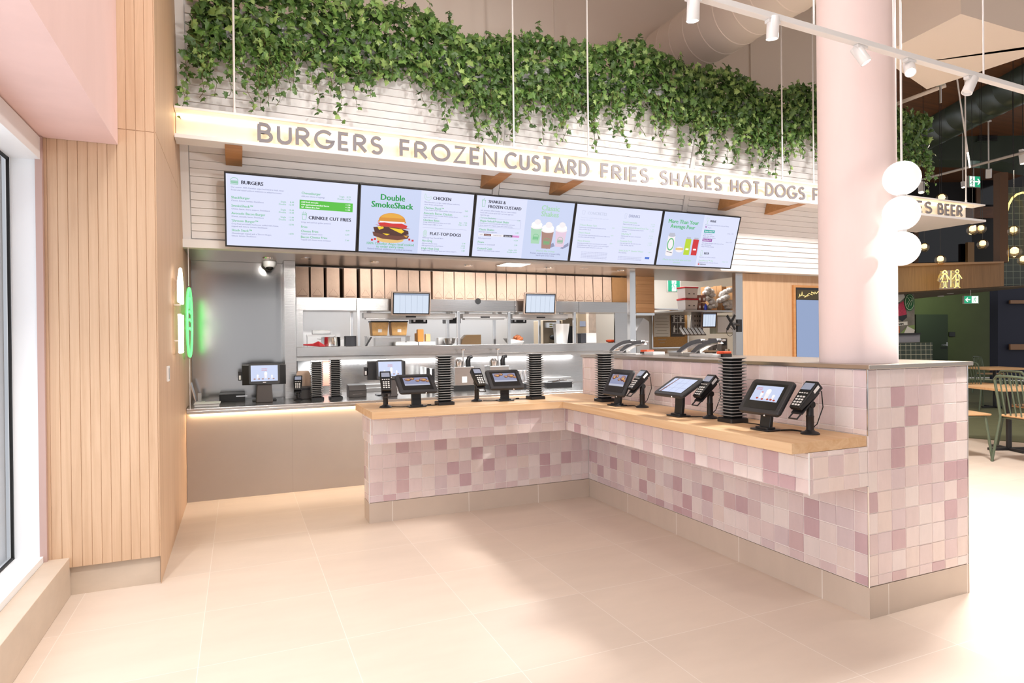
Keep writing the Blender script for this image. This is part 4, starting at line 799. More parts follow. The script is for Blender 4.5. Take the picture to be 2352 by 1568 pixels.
# ------------------------------------------------------------------ things on the steel back counter
def kiosk(x, y, z, label, label2, k):
    t = thing('customer_display', label, 'display', (x, y, .8225), 0, 'lit customer displays on the back counter'); h0 = z-.8225
    MB().loft([[(-.075, -.02, 0), (.075, -.02, 0), (.075, .10, 0), (-.075, .10, 0)], [(-.062, 0, h0-.05), (.062, 0, h0-.05), (.062, .05, h0-.05), (-.062, .05, h0-.05)]]).build('stand', mat('bronze_plastic', '#4A423F', .5), t, bevel=.006)
    F = frame((0, -.012, h0), (1, 0, 0), (0, .12, .99))
    m = MB(); m.T = F; m.rrect(.275, .200, .022, .018, 5, z0=-.022).build('housing', dark, t, bevel=.002)
    m = MB(); m.T = F; m.box(-.120, .120, -.070, .080, 0, .0008); g = m.build('glass', SC['bg2'], t)
    m = MB(); m.T = F; m.box(-.014, .014, -.086, -.079, 0, .0008).build('badge', white_gloss, t)
    p = Page(t, Matrix.Identity(4), .24, .15); p.mb.T = F @ Matrix.Translation((0, .005, 0))
    p.txt(.5, .22, .012, 'TORONTO', 'tomato', 'CENTER', .02); p.txt(.5, .31, .012, 'EXCLUSIVE', 'tomato', 'CENTER', .02)
    for u, v, s_ in ((.25, .70, .7), (.55, .60, 1.1), (.78, .72, .6)):
        p.pg([(u-.05*s_, v-.05*s_), (u+.05*s_, v-.05*s_), (u+.04*s_, v+.2*s_), (u-.04*s_, v+.2*s_)], 'cream', .0002); p.el(u, v-.08*s_, .05*s_, .10*s_, 'white', .0004)
    for u in (.14, .30, .44, .66, .84): p.el(u, .86, .04, .04, 'brown', .0006)
    p.done('screen_picture', g)
    t2 = thing('till_monitor', label2, 'monitor', (x+.005, y+.17, .8225), 0, 'till monitors seen from behind on the back counter')
    m = MB(); n = 8; rings = []
    for j in range(n+1):
        a = j/n; xx = -.20+.40*a; bow = .03*math.sin(PI*a); rings.append([(xx, -bow, h0-.115), (xx, -bow, h0+.075), (xx, .06, h0+.085), (xx, .06, h0-.115)])
    m.loft(rings).build('shell', black, t2, bevel=.003); MB().box(-.05, .05, .02, .05, .004, h0-.11).box(-.11, .11, -.04, .10, 0, .012).build('foot', black, t2, bevel=.003)
    MB().box(-.235, -.203, .01, .05, h0-.07, h0+.02).build('card_swipe', black, t2, bevel=.003); MB().box(-.228, -.21, .0085, .0098, h0-.06, h0-.02).build('label_strip', white_gloss, t2)
kiosk(.220, 6.46, 1.096, 'lit customer display at the left on the steel back counter', 'black till monitor behind the left customer display', 0)
kiosk(1.427, 6.46, 1.103, 'lit customer display behind the leftmost worktop card reader', 'black till monitor behind the right customer display', 1)
t = thing('receipt_printer', 'charcoal receipt printer on the back counter left of the right display', 'printer', (1.115, 6.62, .8225))
MB().prism([(-.09, -.06, 0), (-.09, -.07, .07), (-.09, -.03, .12), (-.09, .09, .13), (-.09, .09, 0)], (.18, 0, 0)).build('housing', mat('printer_grey', '#4A4542', .5), t, bevel=.005); MB().box(-.05, .05, -.0645, -.062, .03, .038).build('paper_slot', steel_hi, t); MB().box(-.088, .088, -.0725, -.066, .066, .070).build('seam', rubber, t)
t = thing('cash_drawer', 'black cash drawer on the back counter behind the left display', 'cash drawer', (.02, 6.80, .8225)); MB().box(-.2, .03, -.1, .15, 0, .075).build('case', black_sat, t, bevel=.003); MB().box(-.19, .02, -.104, -.1, .02, .065).build('drawer_front', black, t); MB().box(-.05, .05, -.107, -.104, .045, .055).build('handle', steel_hi, t)
tag(MB().box(-.37, -.17, 6.26, 6.45, .823, .848).box(-.375, -.16, 6.25, 6.46, .848, .853).build('paper_tray_stack', paper, bevel=.003), 'stack of white trays on the back counter below the green neon', 'tray')
t = thing('till_screen', 'chrome-edged till screen tilted at the left end of the back counter', 'screen', (-.33, 6.60, .8225)); MB().prism([(-.05, -.03, .02), (-.04, -.03, .02), (-.085, -.03, .20), (-.095, -.03, .20)], (0, .16, 0)).build('panel', steel_hi, t); MB().box(-.06, .03, -.02, .10, 0, .02).box(-.03, .0, .02, .05, .02, .10).build('foot', steel_dull, t)
t = thing('kraft_takeaway_box', 'tall kraft box behind the card reader on the back counter', 'box', (.600, 6.72, .8225)); MB().prism([(-.07, 0, 0), (.075, 0, 0), (.075, 0, .22), (.055, 0, .275), (-.055, 0, .275), (-.07, 0, .25)], (0, .08, 0)).build('carton', kraft, t, bevel=.003)
t = thing('small_printer', 'small grey printer behind the card reader on the back counter', 'printer', (.595, 6.60, .8225)); MB().box(-.065, .075, 0, .10, 0, .125).build('housing', mat('printer_grey', '#4A4542', .5), t, bevel=.006); MB().box(-.055, .065, -.004, 0, .09, .11).build('paper_slot', black, t)
for k, (x0, x1, z0, z1, mt, lb) in enumerate(((0.595, 0.738, .93, 1.205, paper, 'white laminated notice on the backsplash left of the steel-counter pagers'), (0.859, 0.94, .90, 1.18, mat('salmon_print', '#D98C78', .6), 'salmon coloured picture sheet behind the two steel-counter pager stacks'))):
    tag(MB().box(x0, x1, 7.332, 7.3385, z0, z1).build('notice_sheet', mt), lb, 'notice')
for k, (x, lb) in enumerate(((2.347, 'left steel condiment pump between two pager stacks behind the counter'), (2.779, 'right steel condiment pump behind the tablet near the counter corner'))):
    t = thing('condiment_pump', lb, 'pump', (x, 6.86, .8225), group='steel condiment pumps on the back counter'); b0 = .055; MB().box(-.12, .12, -.09, .09, b0, .27).build('case', steel, t, bevel=.006); MB().box(-.13, .13, -.1, .1, 0, b0).build('plinth', rubber, t)
    MB().lathe([(.045, .27), (.05, .30), (.05, .33), (.028, .35), (.028, .36)], 20, (-.04, 0, 0)).build('jar', steel_hi, t, smooth=True); MB().tube([(.015, 0, .27), (.015, 0, .46)], .011, 10).lathe([(.028, .455), (.03, .47)], 16, (.015, 0, 0)).build('plunger', steel_hi, t, smooth=True)
    MB().tube([(.075, -.01, .27), (.07, -.01, .33), (.085, -.01, .37), (.115, -.01, .38), (.12, -.01, .36)], [.03, .03, .026, .02, .014], 12).build('spout', black_sat, t, smooth=True); MB().box(-.03, .03, -.0915, -.0902, .09, .16).build('label_strip', paper, t)
for k in range(4):
    x = 3.102+.055*k; tag(MB().lathe([(.024, 0), (.026, .19), (.024, .195)], 16).build('steel_canister', steel_hi, smooth=True), ORD[k]+' slim steel canister from the left beside the right pump', 'canister', 'slim canisters by the right pump').location = (x, 7.10, .8225)
for k, (u0, h_) in enumerate(((0, .17), (1, .16), (2, .155), (3, .15))):
    x = 1.944+.032*k; tag(MB().box(x-.012, x+.012, 6.96, 7.14, .8225, .8225+h_+.1).build('upright_folder', [paper, black][k % 2]), ORD[k]+' upright folder from the left behind the leftmost worktop pagers', 'folder', 'upright folders on the back counter')
tag(MB().box(1.3, 3.95, 7.18, 7.32, .823, .905).box(1.3, 3.95, 7.12, 7.18, .823, .868).build('steel_rail', steel_dull, bevel=.003), 'long low steel rail along the foot of the backsplash', 'rail')
for k, (u, w_) in enumerate(((0, .28), (1, .34))):
    x = (3.05, 3.50)[k]; t = thing('utensil_bin', ['left dark utensil bin on the steel counter by the tiled wall', 'right dark utensil bin on the steel counter by the tiled wall'][k], 'bin', (x, 6.75, .8225)); MB().box(-w_/2, w_/2, -.1, .1, 0, .06).build('bin', black, t, bevel=.003)
    m = MB(); R = random.Random(k)
    for q in range(5): m.tube([(R.uniform(-.1, .05), R.uniform(-.08, .08), .064), (R.uniform(0, .12), R.uniform(-.08, .08), .08)], .006, 6)
    m.build('tongs', steel_hi, t, smooth=True)

# ------------------------------------------------------------------ food and tools inside the pass
zs = zc+.001
t = thing('steel_pot', 'steel pot with side handles in the left bay of the pass', 'pot', (0.938, 7.22, 1.333)); t.location.z = zs
MB().lathe([(.10, 0), (.105, .005), (.105, .098), (.109, .104), (.10, .104), (.098, .01)], 32).build('pan', steel_hi, t, smooth=True); MB().tube([(-.105, 0, .08), (-.14, .02, .085), (-.14, -.02, .085), (-.105, -.01, .08)], .005, 8).tube([(.105, 0, .08), (.14, .02, .085), (.14, -.02, .085), (.105, -.01, .08)], .005, 8).build('handles', steel_dull, t, smooth=True)
t = thing('red_scoop', 'red plastic scoop lying in the left bay of the pass', 'scoop', (0.749, 7.1, 1.332)); t.location.z = zs
MB().loft([[(-.13, -.02, .018), (-.13, .02, .018), (-.13, .02, .03), (-.13, -.02, .03)], [(-.01, -.03, .006), (-.01, .03, .006), (-.01, .03, .035), (-.01, -.03, .035)], [(.05, -.05, .0), (.05, .05, .0), (.04, .05, .06), (.04, -.05, .06)], [(.11, -.05, .0), (.11, .05, .0), (.10, .05, .02), (.10, -.05, .02)]]).build('scoop', red, t, bevel=.004)
t = thing('ticket_printer', 'dark square ticket printer in the left bay of the pass', 'printer', (1.142, 7.16, 1.33)); t.location.z = zs
MB().box(-.058, .058, -.05, .08, 0, .115).build('case', mat('slate_plastic', '#3A3A40', .5), t, bevel=.004); MB().box(-.056, .056, -.0515, -.05, .102, .108).build('paper_slot', black, t)
t = thing('steel_drawer_unit', 'low steel shelf with a grey pan in the left bay of the pass', 'shelf', (0.852, 7.36, 1.333)); t.location.z = zs
MB().box(-.16, .16, -.03, .03, .115, .135).box(-.155, -.145, -.03, .03, 0, .115).box(.145, .155, -.03, .03, 0, .115).build('rack', steel_dull, t); MB().box(-.10, .10, -.03, .03, .136, .185).build('pan', steel, t, bevel=.004)
bread = mat('bun_bag', '#D8A868', .5, noise=(20, .2)); clr2 = mat('tub_clear', '#D9CBB8', .3)
for k, (p, lb) in enumerate((((1.487, 7.3, 1.435), 'left plastic tub of buns with a dark lid inside the pass'), ((1.712, 7.3, 1.433), 'right plastic tub of buns with a dark lid inside the pass'))):
    t = thing('bun_tub', lb, 'tub', (p[0], 7.30, zs+.115), group='lidded bun tubs in the pass'); MB().loft([[(-.085, -.07, 0), (.085, -.07, 0), (.085, .07, 0), (-.085, .07, 0)], [(-.098, -.08, .155), (.098, -.08, .155), (.098, .08, .155), (-.098, .08, .155)]]).build('tub', bread, t, bevel=.006); MB().loft([[(-.104, -.085, .156), (.104, -.085, .156), (.104, .085, .156), (-.104, .085, .156)], [(-.104, -.085, .172), (.104, -.085, .172), (.104, .085, .172), (-.104, .085, .172)]]).build('lid', dark, t, bevel=.003); MB().box(-.022, .022, -.0765, -.0748, .04, .075).build('label_strip', paper, t)
t = thing('steel_work_shelf', 'raised steel shelf carrying the two bun tubs', 'shelf', (1.587, 7.3, 1.323)); t.location.z = zs; MB().box(-.25, .25, -.09, .09, .10, .113).box(-.245, -.235, -.09, .09, 0, .10).box(.235, .245, -.09, .09, 0, .10).box(-.15, .15, -.05, .05, 0, .09).build('frame', steel, t)
for k, (u, w_, h_, c_, lb) in enumerate((((1.936, 7.28, 1.375), .05, .10, '#C98A3E', 'leftmost stack of orange cheese slices in the pass'), ((1.951, 7.2, 1.375), .075, .145, '#DF9A48', 'tallest stack of orange cheese slices in the pass'), ((2.04, 7.2, 1.373), .06, .09, '#EBCB90', 'pale stack of white cheese slices in the pass'))):
    o = MB().box(-w_/2, w_/2, -.03, .03, 0, h_).build('cheese_stack', mat('cheese_%d' % k, c_, .5, noise=(30, .06, (1, 1, 12))), bevel=.008); o.location = (u[0], u[1], zs+.042); tag(o, lb, 'cheese', 'cheese stacks in the pass')
tag(MB().box(1.914, 2.113, 7.12, 7.24, zs, zs+.041).build('white_tray', white_gloss, bevel=.003), 'white tray under the cheese stacks in the pass', 'tray')
for k, (p, w_) in enumerate((((1.696, 7.13, 1.323), .13), ((1.823, 7.13, 1.321), .14))):
    o = MB().box(-w_/2, w_/2, -.05, .05, 0, .038).box(-w_/2+.01, w_/2-.02, -.045, .05, .038, .046).build('wrapped_paper_pack', paper, bevel=.005); o.location = (p[0], p[1], zs); tag(o, ['left pack of white wrapping sheets in front of the bun tubs', 'right pack of white wrapping sheets left of the cheese'][k], 'paper pack', 'wrapping paper packs in the pass')
t = thing('mixing_bowl', 'round steel mixing bowl between two white boxes in the pass', 'bowl', (2.286, 7.13, 1.335)); t.location.z = zs; MB().lathe([(.035, 0), (.062, .02), (.075, .075), (.078, .078), (.072, .076), (.058, .022), (.02, .008)], 28).build('bowl', steel_hi, t, smooth=True)
for k, p in enumerate(((2.224, 7.26, 1.34), (2.41, 7.26, 1.338))):
    o = MB().box(-.045, .045, -.04, .04, 0, .085).build('white_carton', white_gloss, bevel=.003); o.location = (p[0], p[1], zs); tag(o, ['white carton left of the mixing bowl in the pass', 'white carton right of the mixing bowl in the pass'][k], 'box', 'white cartons in the pass')
o = MB().prism([(-.13, 0, 0), (.13, 0, 0), (.13, 0, .12), (-.06, 0, .12), (-.11, 0, .07)], (0, .1, 0)).build('brown_bin', mat('brown_bin', '#6E5434', .4), bevel=.004); o.location = (2.593, 7.22, zs); tag(o, 'translucent brown bin in the middle bay of the pass', 'bin')
t = thing('chicken_boat', 'white paper boat of fried chicken in the pass', 'food', (3.15, 7.12, 1.344)); t.location.z = zs
MB().loft([[(-.10, -.05, 0), (.06, -.05, 0), (.06, .05, 0), (-.10, .05, 0)], [(-.15, -.07, .07), (.075, -.07, .035), (.075, .07, .035), (-.15, .07, .07)]], cap=False).poly([(-.10, -.05, .002), (.06, -.05, .002), (.06, .05, .002), (-.10, .05, .002)]).build('paper_boat', paper, t)
m = MB(); R = random.Random(5)
for q in range(12): m.ball((R.uniform(-.04, .055), R.uniform(-.03, .03), .03+R.uniform(0, .075)*(1-q/24)), (R.uniform(.022, .034), .026, R.uniform(.018, .028)), 10, 7)
m.build('fried_chicken', mat('fried_chicken', '#B4683C', .45, noise=(40, .3), bump=(60, .6)), t, smooth=True)
t = thing('white_chute', 'tall folded white paper chute in the right bay of the pass', 'paper', (3.785, 7.16, 1.359)); t.location.z = zs
MB().loft([[(-.07, -.03, 0), (.085, -.03, 0), (.085, .03, 0), (-.07, .03, 0)], [(-.085, -.04, .25), (.115, -.04, .25), (.115, .04, .25), (-.085, .04, .25)]]).build('chute', paper, t)
t = thing('coffee_machine', 'beige machine with dark dispensing heads behind the right bay of the pass', 'machine', (3.877, 7.6, 1.299)); t.location.z = 1.15
MB().box(-.12, .16, 0, .3, 0, .50).build('body', mat('machine_beige', '#A8967E', .4), t, bevel=.006)
for q in range(2): MB().ball((.03, -.012, .10+.17*q), (.055, .03, .035), 14, 8).build('dispenser', rubber, t, smooth=True)
MB().box(-.1, .1, -.006, 0, .40, .47).build('panel', steel_hi, t)
for k in range(2): 
    m = MB()
    for j in range(2): m.box(-.025+.07*k, .02+.07*k, -.009, -.006, .41+.03*j, .425+.03*j)
    m.build('buttons', mat('yellow_key', '#B8A84A', .5), t)
o = MB().box(-.11, .11, 0, .25, 0, .24).build('black_oven', black_sat, bevel=.006); o.location = (4.171, 7.62, 1.33); tag(o, 'black oven front behind the right bay of the pass', 'oven')
o = MB().box(-.11, .11, 0, .25, 0, .115).build('control_box', mat('machine_beige', '#A8967E', .4), bevel=.004); o.location = (4.173, 7.62, 1.571); tag(o, 'beige control box above the black oven behind the pass', 'control box')
o = MB().box(-.012, .012, 7.55, 7.58, 1.1495, 1.74).build('cookline_post', steel_hi); o.location = (3.685, 0, 0); tag(o, 'thin steel post left of the beige machine behind the pass', 'post')
t = thing('grey_caddy', 'dark grey caddy with a white box at the far right of the pass', 'caddy', (4.093, 7.14, 1.367)); t.location.z = zs; MB().box(-.04, .04, -.04, .05, 0, .125).build('caddy', mat('slate_plastic', '#3A3A40', .5), t, bevel=.003); MB().box(.042, .20, -.03, .06, 0, .13).build('white_box', white_gloss, t, bevel=.003)
o = MB().lathe([(.03, 0), (.06, .012), (.07, .03), (.05, .04), (.0, .03)], 9).build('orange_bowl', orange); o.location = (4.524, 7.13, zs); tag(o, 'small orange bowl at the right end of the pass shelf', 'bowl')
for k, (u, y) in enumerate((((2.013, 7.5, 1.634), 0), ((2.442, 7.5, 1.635), 0), ((3.346, 7.5, 1.637), 0))):
    t = thing('label_printer', ['black printer hanging behind the bun tubs in the pass', 'black printer hanging right of the left order screen', 'black printer hanging left of the right order screen'][k], 'printer', (u[0], 7.5, u[2]-.03), group='black hanging printers in the pass'); MB().box(-.10, .10, -.05, .08, 0, .075).build('case', black_sat, t, bevel=.006); MB().box(-.075, -.05, -.052, -.05, .02, .055).build('label_strip', steel_hi, t); MB().box(.05, .075, -.052, -.05, .02, .055).build('label_strip', steel_hi, t); MB().box(-.012, .012, .0, .02, .075, 2.779-t.location.z).build('bracket', steel_dull, t)
tag(MB().box(3.586, 4.7, 7.545, 8.1, 0, 1.149).build('cookline_counter', steel_dull), 'steel counter carrying the machines behind the right bay of the pass', 'counter')
tag(MB().box(4.171-.11, 4.171+.11, 7.62, 7.87, 1.1495, 1.3295).build('oven_stand', mat('slate_plastic', '#3A3A40', .5)), 'dark stand under the black oven behind the pass', 'stand')
t = thing('wall_phone', 'small beige keypad box on the wall seen through the right end of the pass', 'keypad', (4.754, 8.3, 1.631)); MB().box(-.09, .09, -.03, .02, -.16, .16).build('case', mat('machine_beige', '#A8967E', .4), t, bevel=.006); MB().box(-.05, .05, -.034, -.03, -.05, .03).build('display', lcd, t)
tag(MB().box(4.816, 4.944, 8.2, 8.34, 1.25, 1.9).build('cup_sleeve_column', mat('cup_print', '#D8C2AE', .6, noise=(14, .15)), bevel=.004), 'tall column of printed cups seen through the right end of the pass', 'cups')
o = MB().prism([(-.02, 0, 0), (.0, 0, 0), (.06, 0, .10), (.04, 0, .10)], (0, .02, 0)).build('tongs', dark); o.location = (1.318, 7.12, zs); tag(o, 'dark tongs leaning left of the bun tubs in the pass', 'tongs')

# ------------------------------------------------------------------ side kitchen seen over the half wall
cream_wall = mat('kitchen_white', '#E4DDD0', .6); cork = mat('cork', '#C79A62', .9, noise=(60, .18)); dkgrey = mat('dark_poster', '#4A4240', .6)
struct('wall_kitchen_right', MB().box(4.95, 9.6, 9.3, 9.4, 0, 2.78).box(9.5, 9.6, 6.95, 9.3, 0, 2.78), cream_wall)
struct('ceiling_side_kitchen', MB().box(5.0, 9.5, 6.96, 7.36, 2.40, 2.5), cream)
ow = MB()
x0, x1 = 4.842, 5.135
for k in range(4): ow.box(x0, x1, 7.0, 7.5, 1.735+k*.125, 1.735+k*.125+.1235)
o = ow.build('oak_slat_panel', wood('oak_panel', '#A87A50', '#BE9064', 'x'), bevel=.001); tag(o, 'brown oak cabinet panels right of the row of paper bags', 'panel')
t = thing('wall_shelf', 'steel shelf bracket under the oak cabinet panels', 'shelf', ((x0+x1)/2, 7.1, 1.70)); MB().box((x0-x1)/2, (x1-x0)/2, -.1, .3, 0, .03).build('shelf', steel_hi, t)
tag(MB().prism([(4.911, 7.1, .9), (5.116, 7.1, .9), (5.116, 7.1, 1.62), (5.024, 7.1, 1.67), (4.911, 7.1, 1.5)], (0, .4, 0)).build('steel_side_panel', steel_dull), 'grey steel side panel under the oak cabinet panels', 'panel')
t = thing('notice_board', 'cork notice board with a pale sheet and a dark poster on the white kitchen wall', 'notice board', (7.15, 9.28, 1.3))
def rlp(t, T): m = MB(); m.T = Matrix.Translation(-V(t.location)) @ T; return m
bx0, bx1, bz0, bz1 = 6.761, 7.521, 1.227, 1.903; bm = 1.416; bxm = 7.15
rl(t).box(bx0, bx1, 9.275, 9.295, bz0, bz1).build('cork_panel', cork, t)
rl(t).box(bx0-.02, bx0, 9.265, 9.295, bz0-.02, bz1+.02).box(bx1, bx1+.02, 9.265, 9.295, bz0-.02, bz1+.02).box(bx0, bx1, 9.265, 9.295, bz0-.02, bz0).box(bx0, bx1, 9.265, 9.295, bz1, bz1+.02).build('frame', steel_hi, t)
a = rl(t).box(bx0+.02, bxm-.02, 9.27, 9.275, bm, bz1-.01).build('pale_notice', mat('pale_notice', '#E9E4DA', .6), t); q = rl(t)
for k in range(9): w_ = (.22, .30, .26, .3, .2, .28, .24, .18, .12)[k]; z_ = bz1-.16-k*.055; q.box((bx0+bxm)/2-w_/2, (bx0+bxm)/2+w_/2, 9.2685, 9.2695, z_, z_+.010)
q.T = q.T @ frame(((bx0+bxm)/2, 9.269, bz1-.10), (1, 0, 0), (0, 0, 1)); q.text('SHACK PACT', .055, 0, 0, align='CENTER'); q.build('notice_text', mat('notice_grey', '#B9B0A2', .7), a)
a = rl(t).box(bxm, bx1-.06, 9.27, 9.275, bm, bz1-.01).build('dark_poster', dkgrey, t); q = rl(t); px0 = bxm; pw = bx1-.06-bxm
for c in range(2):
    for r in range(2):
        xx = px0+pw*(.12+.46*c); zz = bm+.08+.19*(1-r); q.box(xx+.02, xx+.06, 9.2685, 9.2695, zz, zz+.09); q.box(xx+.03, xx+.055, 9.2685, 9.2695, zz+.095, zz+.12); q.box(xx+.05, xx+.10, 9.2685, 9.2695, zz+.05, zz+.065); q.box(xx, xx+.14, 9.2685, 9.2695, zz-.02, zz-.013)
q.box(px0+pw*.48, px0+pw*.49, 9.2685, 9.2695, bm+.05, bm+.42); q.box(px0+pw*.1, px0+pw*.9, 9.2685, 9.2695, bz1-.13, bz1-.12); q.build('poster_marks', paper, a)
q = rl(t); q.T = q.T @ frame((px0+pw*.14, 9.269, bz1-.10), (1, 0, 0), (0, 0, 1)); q.text('CHOKING', .085, 0, 0, bold=.02); q.build('poster_title', mat('lime_print', '#9BD06A', .6), a)
exg = mat('exit_green', (0, .05, .035), .4, emit='#23B07E', es=.9); exw = mat('exit_white', (1, 1, 1), .4, emit='#FFFFFF', es=1.2)
def exit_sign(p, rz, w, h, label, arrow, drop=None):
    t = thing('exit_sign', label, 'exit sign', p, rz)
    MB().box(-w/2-.012, w/2+.012, 0, .05, -h/2-.012, h/2+.012).build('case', mat('sign_case', '#B8B2AA', .4), t, bevel=.004)
    fc = MB().box(-w/2, w/2, -.003, 0, -h/2, h/2).build('face', exg, t); F = frame((0, -.0032, 0), (1, 0, 0), (0, 0, 1)); s = h/.2
    cx = {'none': 0, 'left': w*.25, 'right': -w*.25}[arrow]
    m = MB(); m.T = F; m.poly([(cx-w*.23 if arrow != 'none' else -w*.18, -h/2+.006, .0004), (cx+w*.23 if arrow != 'none' else w*.18, -h/2+.006, .0004), (cx+w*.23 if arrow != 'none' else w*.18, h/2-.006, .0004), (cx-w*.23 if arrow != 'none' else -w*.18, h/2-.006, .0004)]); m.build('door_panel', exw, fc)
    m = MB(); m.T = F; m.T = m.T @ Matrix.Translation((cx, 0, .0008)); k = h*.4
    ellipse(m, .1*k, .78*k, .16*k, .16*k, 0, 0); m2 = MB(); m2.stroke([(0, [(.05*k, .55*k), (-.1*k, 0), (.25*k, -.35*k), (.15*k, -.8*k)]), (0, [(-.1*k, 0), (-.35*k, -.5*k), (-.7*k, -.55*k)]), (0, [(.05*k, .5*k), (.4*k, .2*k), (.6*k, .35*k)]), (0, [(.05*k, .5*k), (-.35*k, .35*k), (-.5*k, .05*k)])], .17*k, .0003); m.add(m2.v, m2.f); m.build('running_figure', exg, fc)
    if arrow != 'none':
        m = MB(); m.T = F; s_ = 1 if arrow == 'right' else -1; ax = s_*w*.25; k = h*.32
        m2 = MB(); m2.stroke([(0, [(ax-s_*k, 0), (ax+s_*k*.8, 0)]), (0, [(ax+s_*k*.05, .85*k), (ax+s_*k*.9, 0), (ax+s_*k*.05, -.85*k)])], .34*k, .0004); m.add([(x, y, z+.0005) for x, y, z in m2.v], m2.f); m.build('arrow', exw, fc)
    if drop: MB().tube([(0, .025, h/2+.012), (0, .025, drop-t.location.z)], .008, 8).build('hanger', copper, t)
    return t
exit_sign((6.707, 8.6, 2.269), -.35, .20, .19, 'green running-man exit sign in the side kitchen above the notice board', 'none', 2.779)
sh = thing('stock_shelf', 'steel shelf of tubs and cartons on the white kitchen wall', 'shelf', (6.85, 8, 1.826))
zsf = 1.826; sx0, sx1 = 6.301, 7.424
rl(sh).box(sx0, sx1, 7.85, 9.29, zsf-.025, zsf).build('shelf_deck', steel_dull, sh)
tubm = mat('tub_white', '#DCD2CC', .4)
for k in range(2):
    xa_, xb_ = 6.371, 6.626; h_ = .155; z_ = zsf+.002+k*.185; t = thing('food_tub', ['lower white food tub with red lid on the stock shelf', 'upper white food tub with red lid on the stock shelf'][k], 'tub', ((xa_+xb_)/2, 8.0, z_), group='red-lidded tubs on the stock shelf'); w_ = (xb_-xa_)/2
    MB().loft([[(-w_*.9, -.09, 0), (w_*.9, -.09, 0), (w_*.9, .09, 0), (-w_*.9, .09, 0)], [(-w_, -.1, h_), (w_, -.1, h_), (w_, .1, h_), (-w_, .1, h_)]]).build('tub', tubm, t, bevel=.006); MB().box(-w_-.006, w_+.006, -.106, .106, h_, h_+.022).build('lid', red, t, bevel=.005); MB().box(-.06, -.03, -.1005, -.098, .06, .075).box(.03, .06, -.1005, -.098, .06, .075).build('print', dkgrey, t)
for k in range(4):
    u0 = (0, 1)[k % 2]; xa_ = (6.643, 6.729)[u0]; t = thing('clear_bin', ['lower left', 'lower right', 'upper left', 'upper right'][k]+' brown clear-sided bin beside the red-lidded tubs', 'bin', (xa_+.03, 8.0, zsf+.002+(k//2)*.125), group='brown bins on the stock shelf'); MB().box(-.035, .035, -.08, .08, 0, .115).build('bin', mat('brown_bin2', '#8A5A48', .4, noise=(20, .2)), t, bevel=.004); MB().box(-.018, .018, -.0815, -.08, .03, .07).build('label_strip', paper, t)
t = thing('blue_bottle', 'bright blue bottle on the stock shelf between bins and cups', 'bottle', (6.757, 7.88, zsf+.001)); MB().lathe([(.022, 0), (.024, .01), (.024, .06), (.012, .08), (.012, .095)], 16).build('bottle', mat('blue_plastic', '#2438B0', .35), t, smooth=True)
for k, (xa_, xb_, zz) in enumerate(((7.014, 7.177, .40), (7.277, 7.555, .42))):
    t = thing('open_carton', ['narrow open brown carton at the back of the stock shelf', 'wide open brown carton at the right of the stock shelf'][k], 'box', ((xa_+xb_)/2, 8.2, zsf+.001), group='open cartons on the stock shelf'); w_ = (xb_-xa_)/2; MB().box(-w_, -w_+.006, -.1, .1, 0, zz).box(w_-.006, w_, -.1, .1, 0, zz).box(-w_+.006, w_-.006, .094, .1, 0, zz).box(-w_+.006, w_-.006, -.1, .094, 0, .006).build('carton', mat('cardboard', '#A87C50', .8), t)
bagm = mat('clear_bag', '#C9C2BA', .18, spec=.8, noise=(18, .35), bump=(26, 1.0))
R = random.Random(9)
for k, (u, s_) in enumerate((((6.896, 8, 1.987), 0), ((7.208, 8, 1.991), 1))):
    t = thing('bagged_cups', ['left heap of plastic-wrapped cups on the stock shelf', 'right heap of plastic-wrapped cups on the stock shelf'][s_], 'cups', (u[0], 7.97, zsf+.001), group='wrapped cups on the stock shelf'); m = MB()
    for q in range(11): m.ball((R.uniform(-.09, .09), R.uniform(-.05, .05), .05+.028*q), (R.uniform(.05, .075), .06, .045), 9, 7)
    m.build('wrapped_cups', bagm, t, fix=False)
t = thing('electrical_cabinet', 'pale wall cabinet right of the side-kitchen order screen', 'cabinet', (7.366, 8.1, 1.605)); w_, h_ = (7.588-7.157)/2, (1.756-1.455)/2
MB().box(-w_, w_, 0, .15, -h_, h_).build('case', mat('cabinet_green', '#B9B79E', .4), t, bevel=.004); MB().box(-w_+.03, w_-.004, -.006, 0, -h_+.02, h_-.02).build('door', white_gloss, t, bevel=.003); m = MB(); m.T = frame((.07, -.007, -.12), (1, 0, 0), (0, 0, 1)); m.stroke([(1, arc(0, 0, .07, .07, 0, 350, 24))], .006, .004); m.build('cable_loop', rubber, t)
order_screen(6.971, 1.674, .26, .25, -.25, 'small order screen in the side kitchen under the stock shelf', 5, y=8.05)
t = thing('silver_bag', 'silver perforated bag hanging left of the side-kitchen screen', 'bag', (6.817, 8.15, 1.656)); MB().loft([[(-.12, 0, -.16), (.12, 0, -.16), (.12, .05, -.16), (-.12, .05, -.16)], [(-.10, 0, .16), (.10, 0, .16), (.10, .03, .16), (-.10, .03, .16)]]).build('bag', mat('silver_bag', '#9A928C', .4, noise=(12, .2)), t, bevel=.01); m = MB()
for i in range(3):
    for j in range(3): m.box(-.06+i*.05, -.045+i*.05, -.003, -.0005, -.08+j*.075, -.05+j*.075)
m.build('holes', rubber, t)
t = thing('ticket_rack', 'slanted rack of pale tickets under the side-kitchen screen', 'rack', (6.529, 7.9, 1.444))
for k in range(6): MB().prism([(-.20+.075*k, 0, 0), (-.155+.075*k, 0, 0), (-.09+.075*k, .18, .10), (-.13+.075*k, .18, .10)], (0, 0, .012)).build('slot', paper, t)
MB().prism([(-.21, 0, -.015), (.25, 0, -.015), (.31, .18, .085), (-.14, .18, .085)], (0, 0, .012)).build('tray', mat('rack_brown', '#5E4A3A', .5), t)
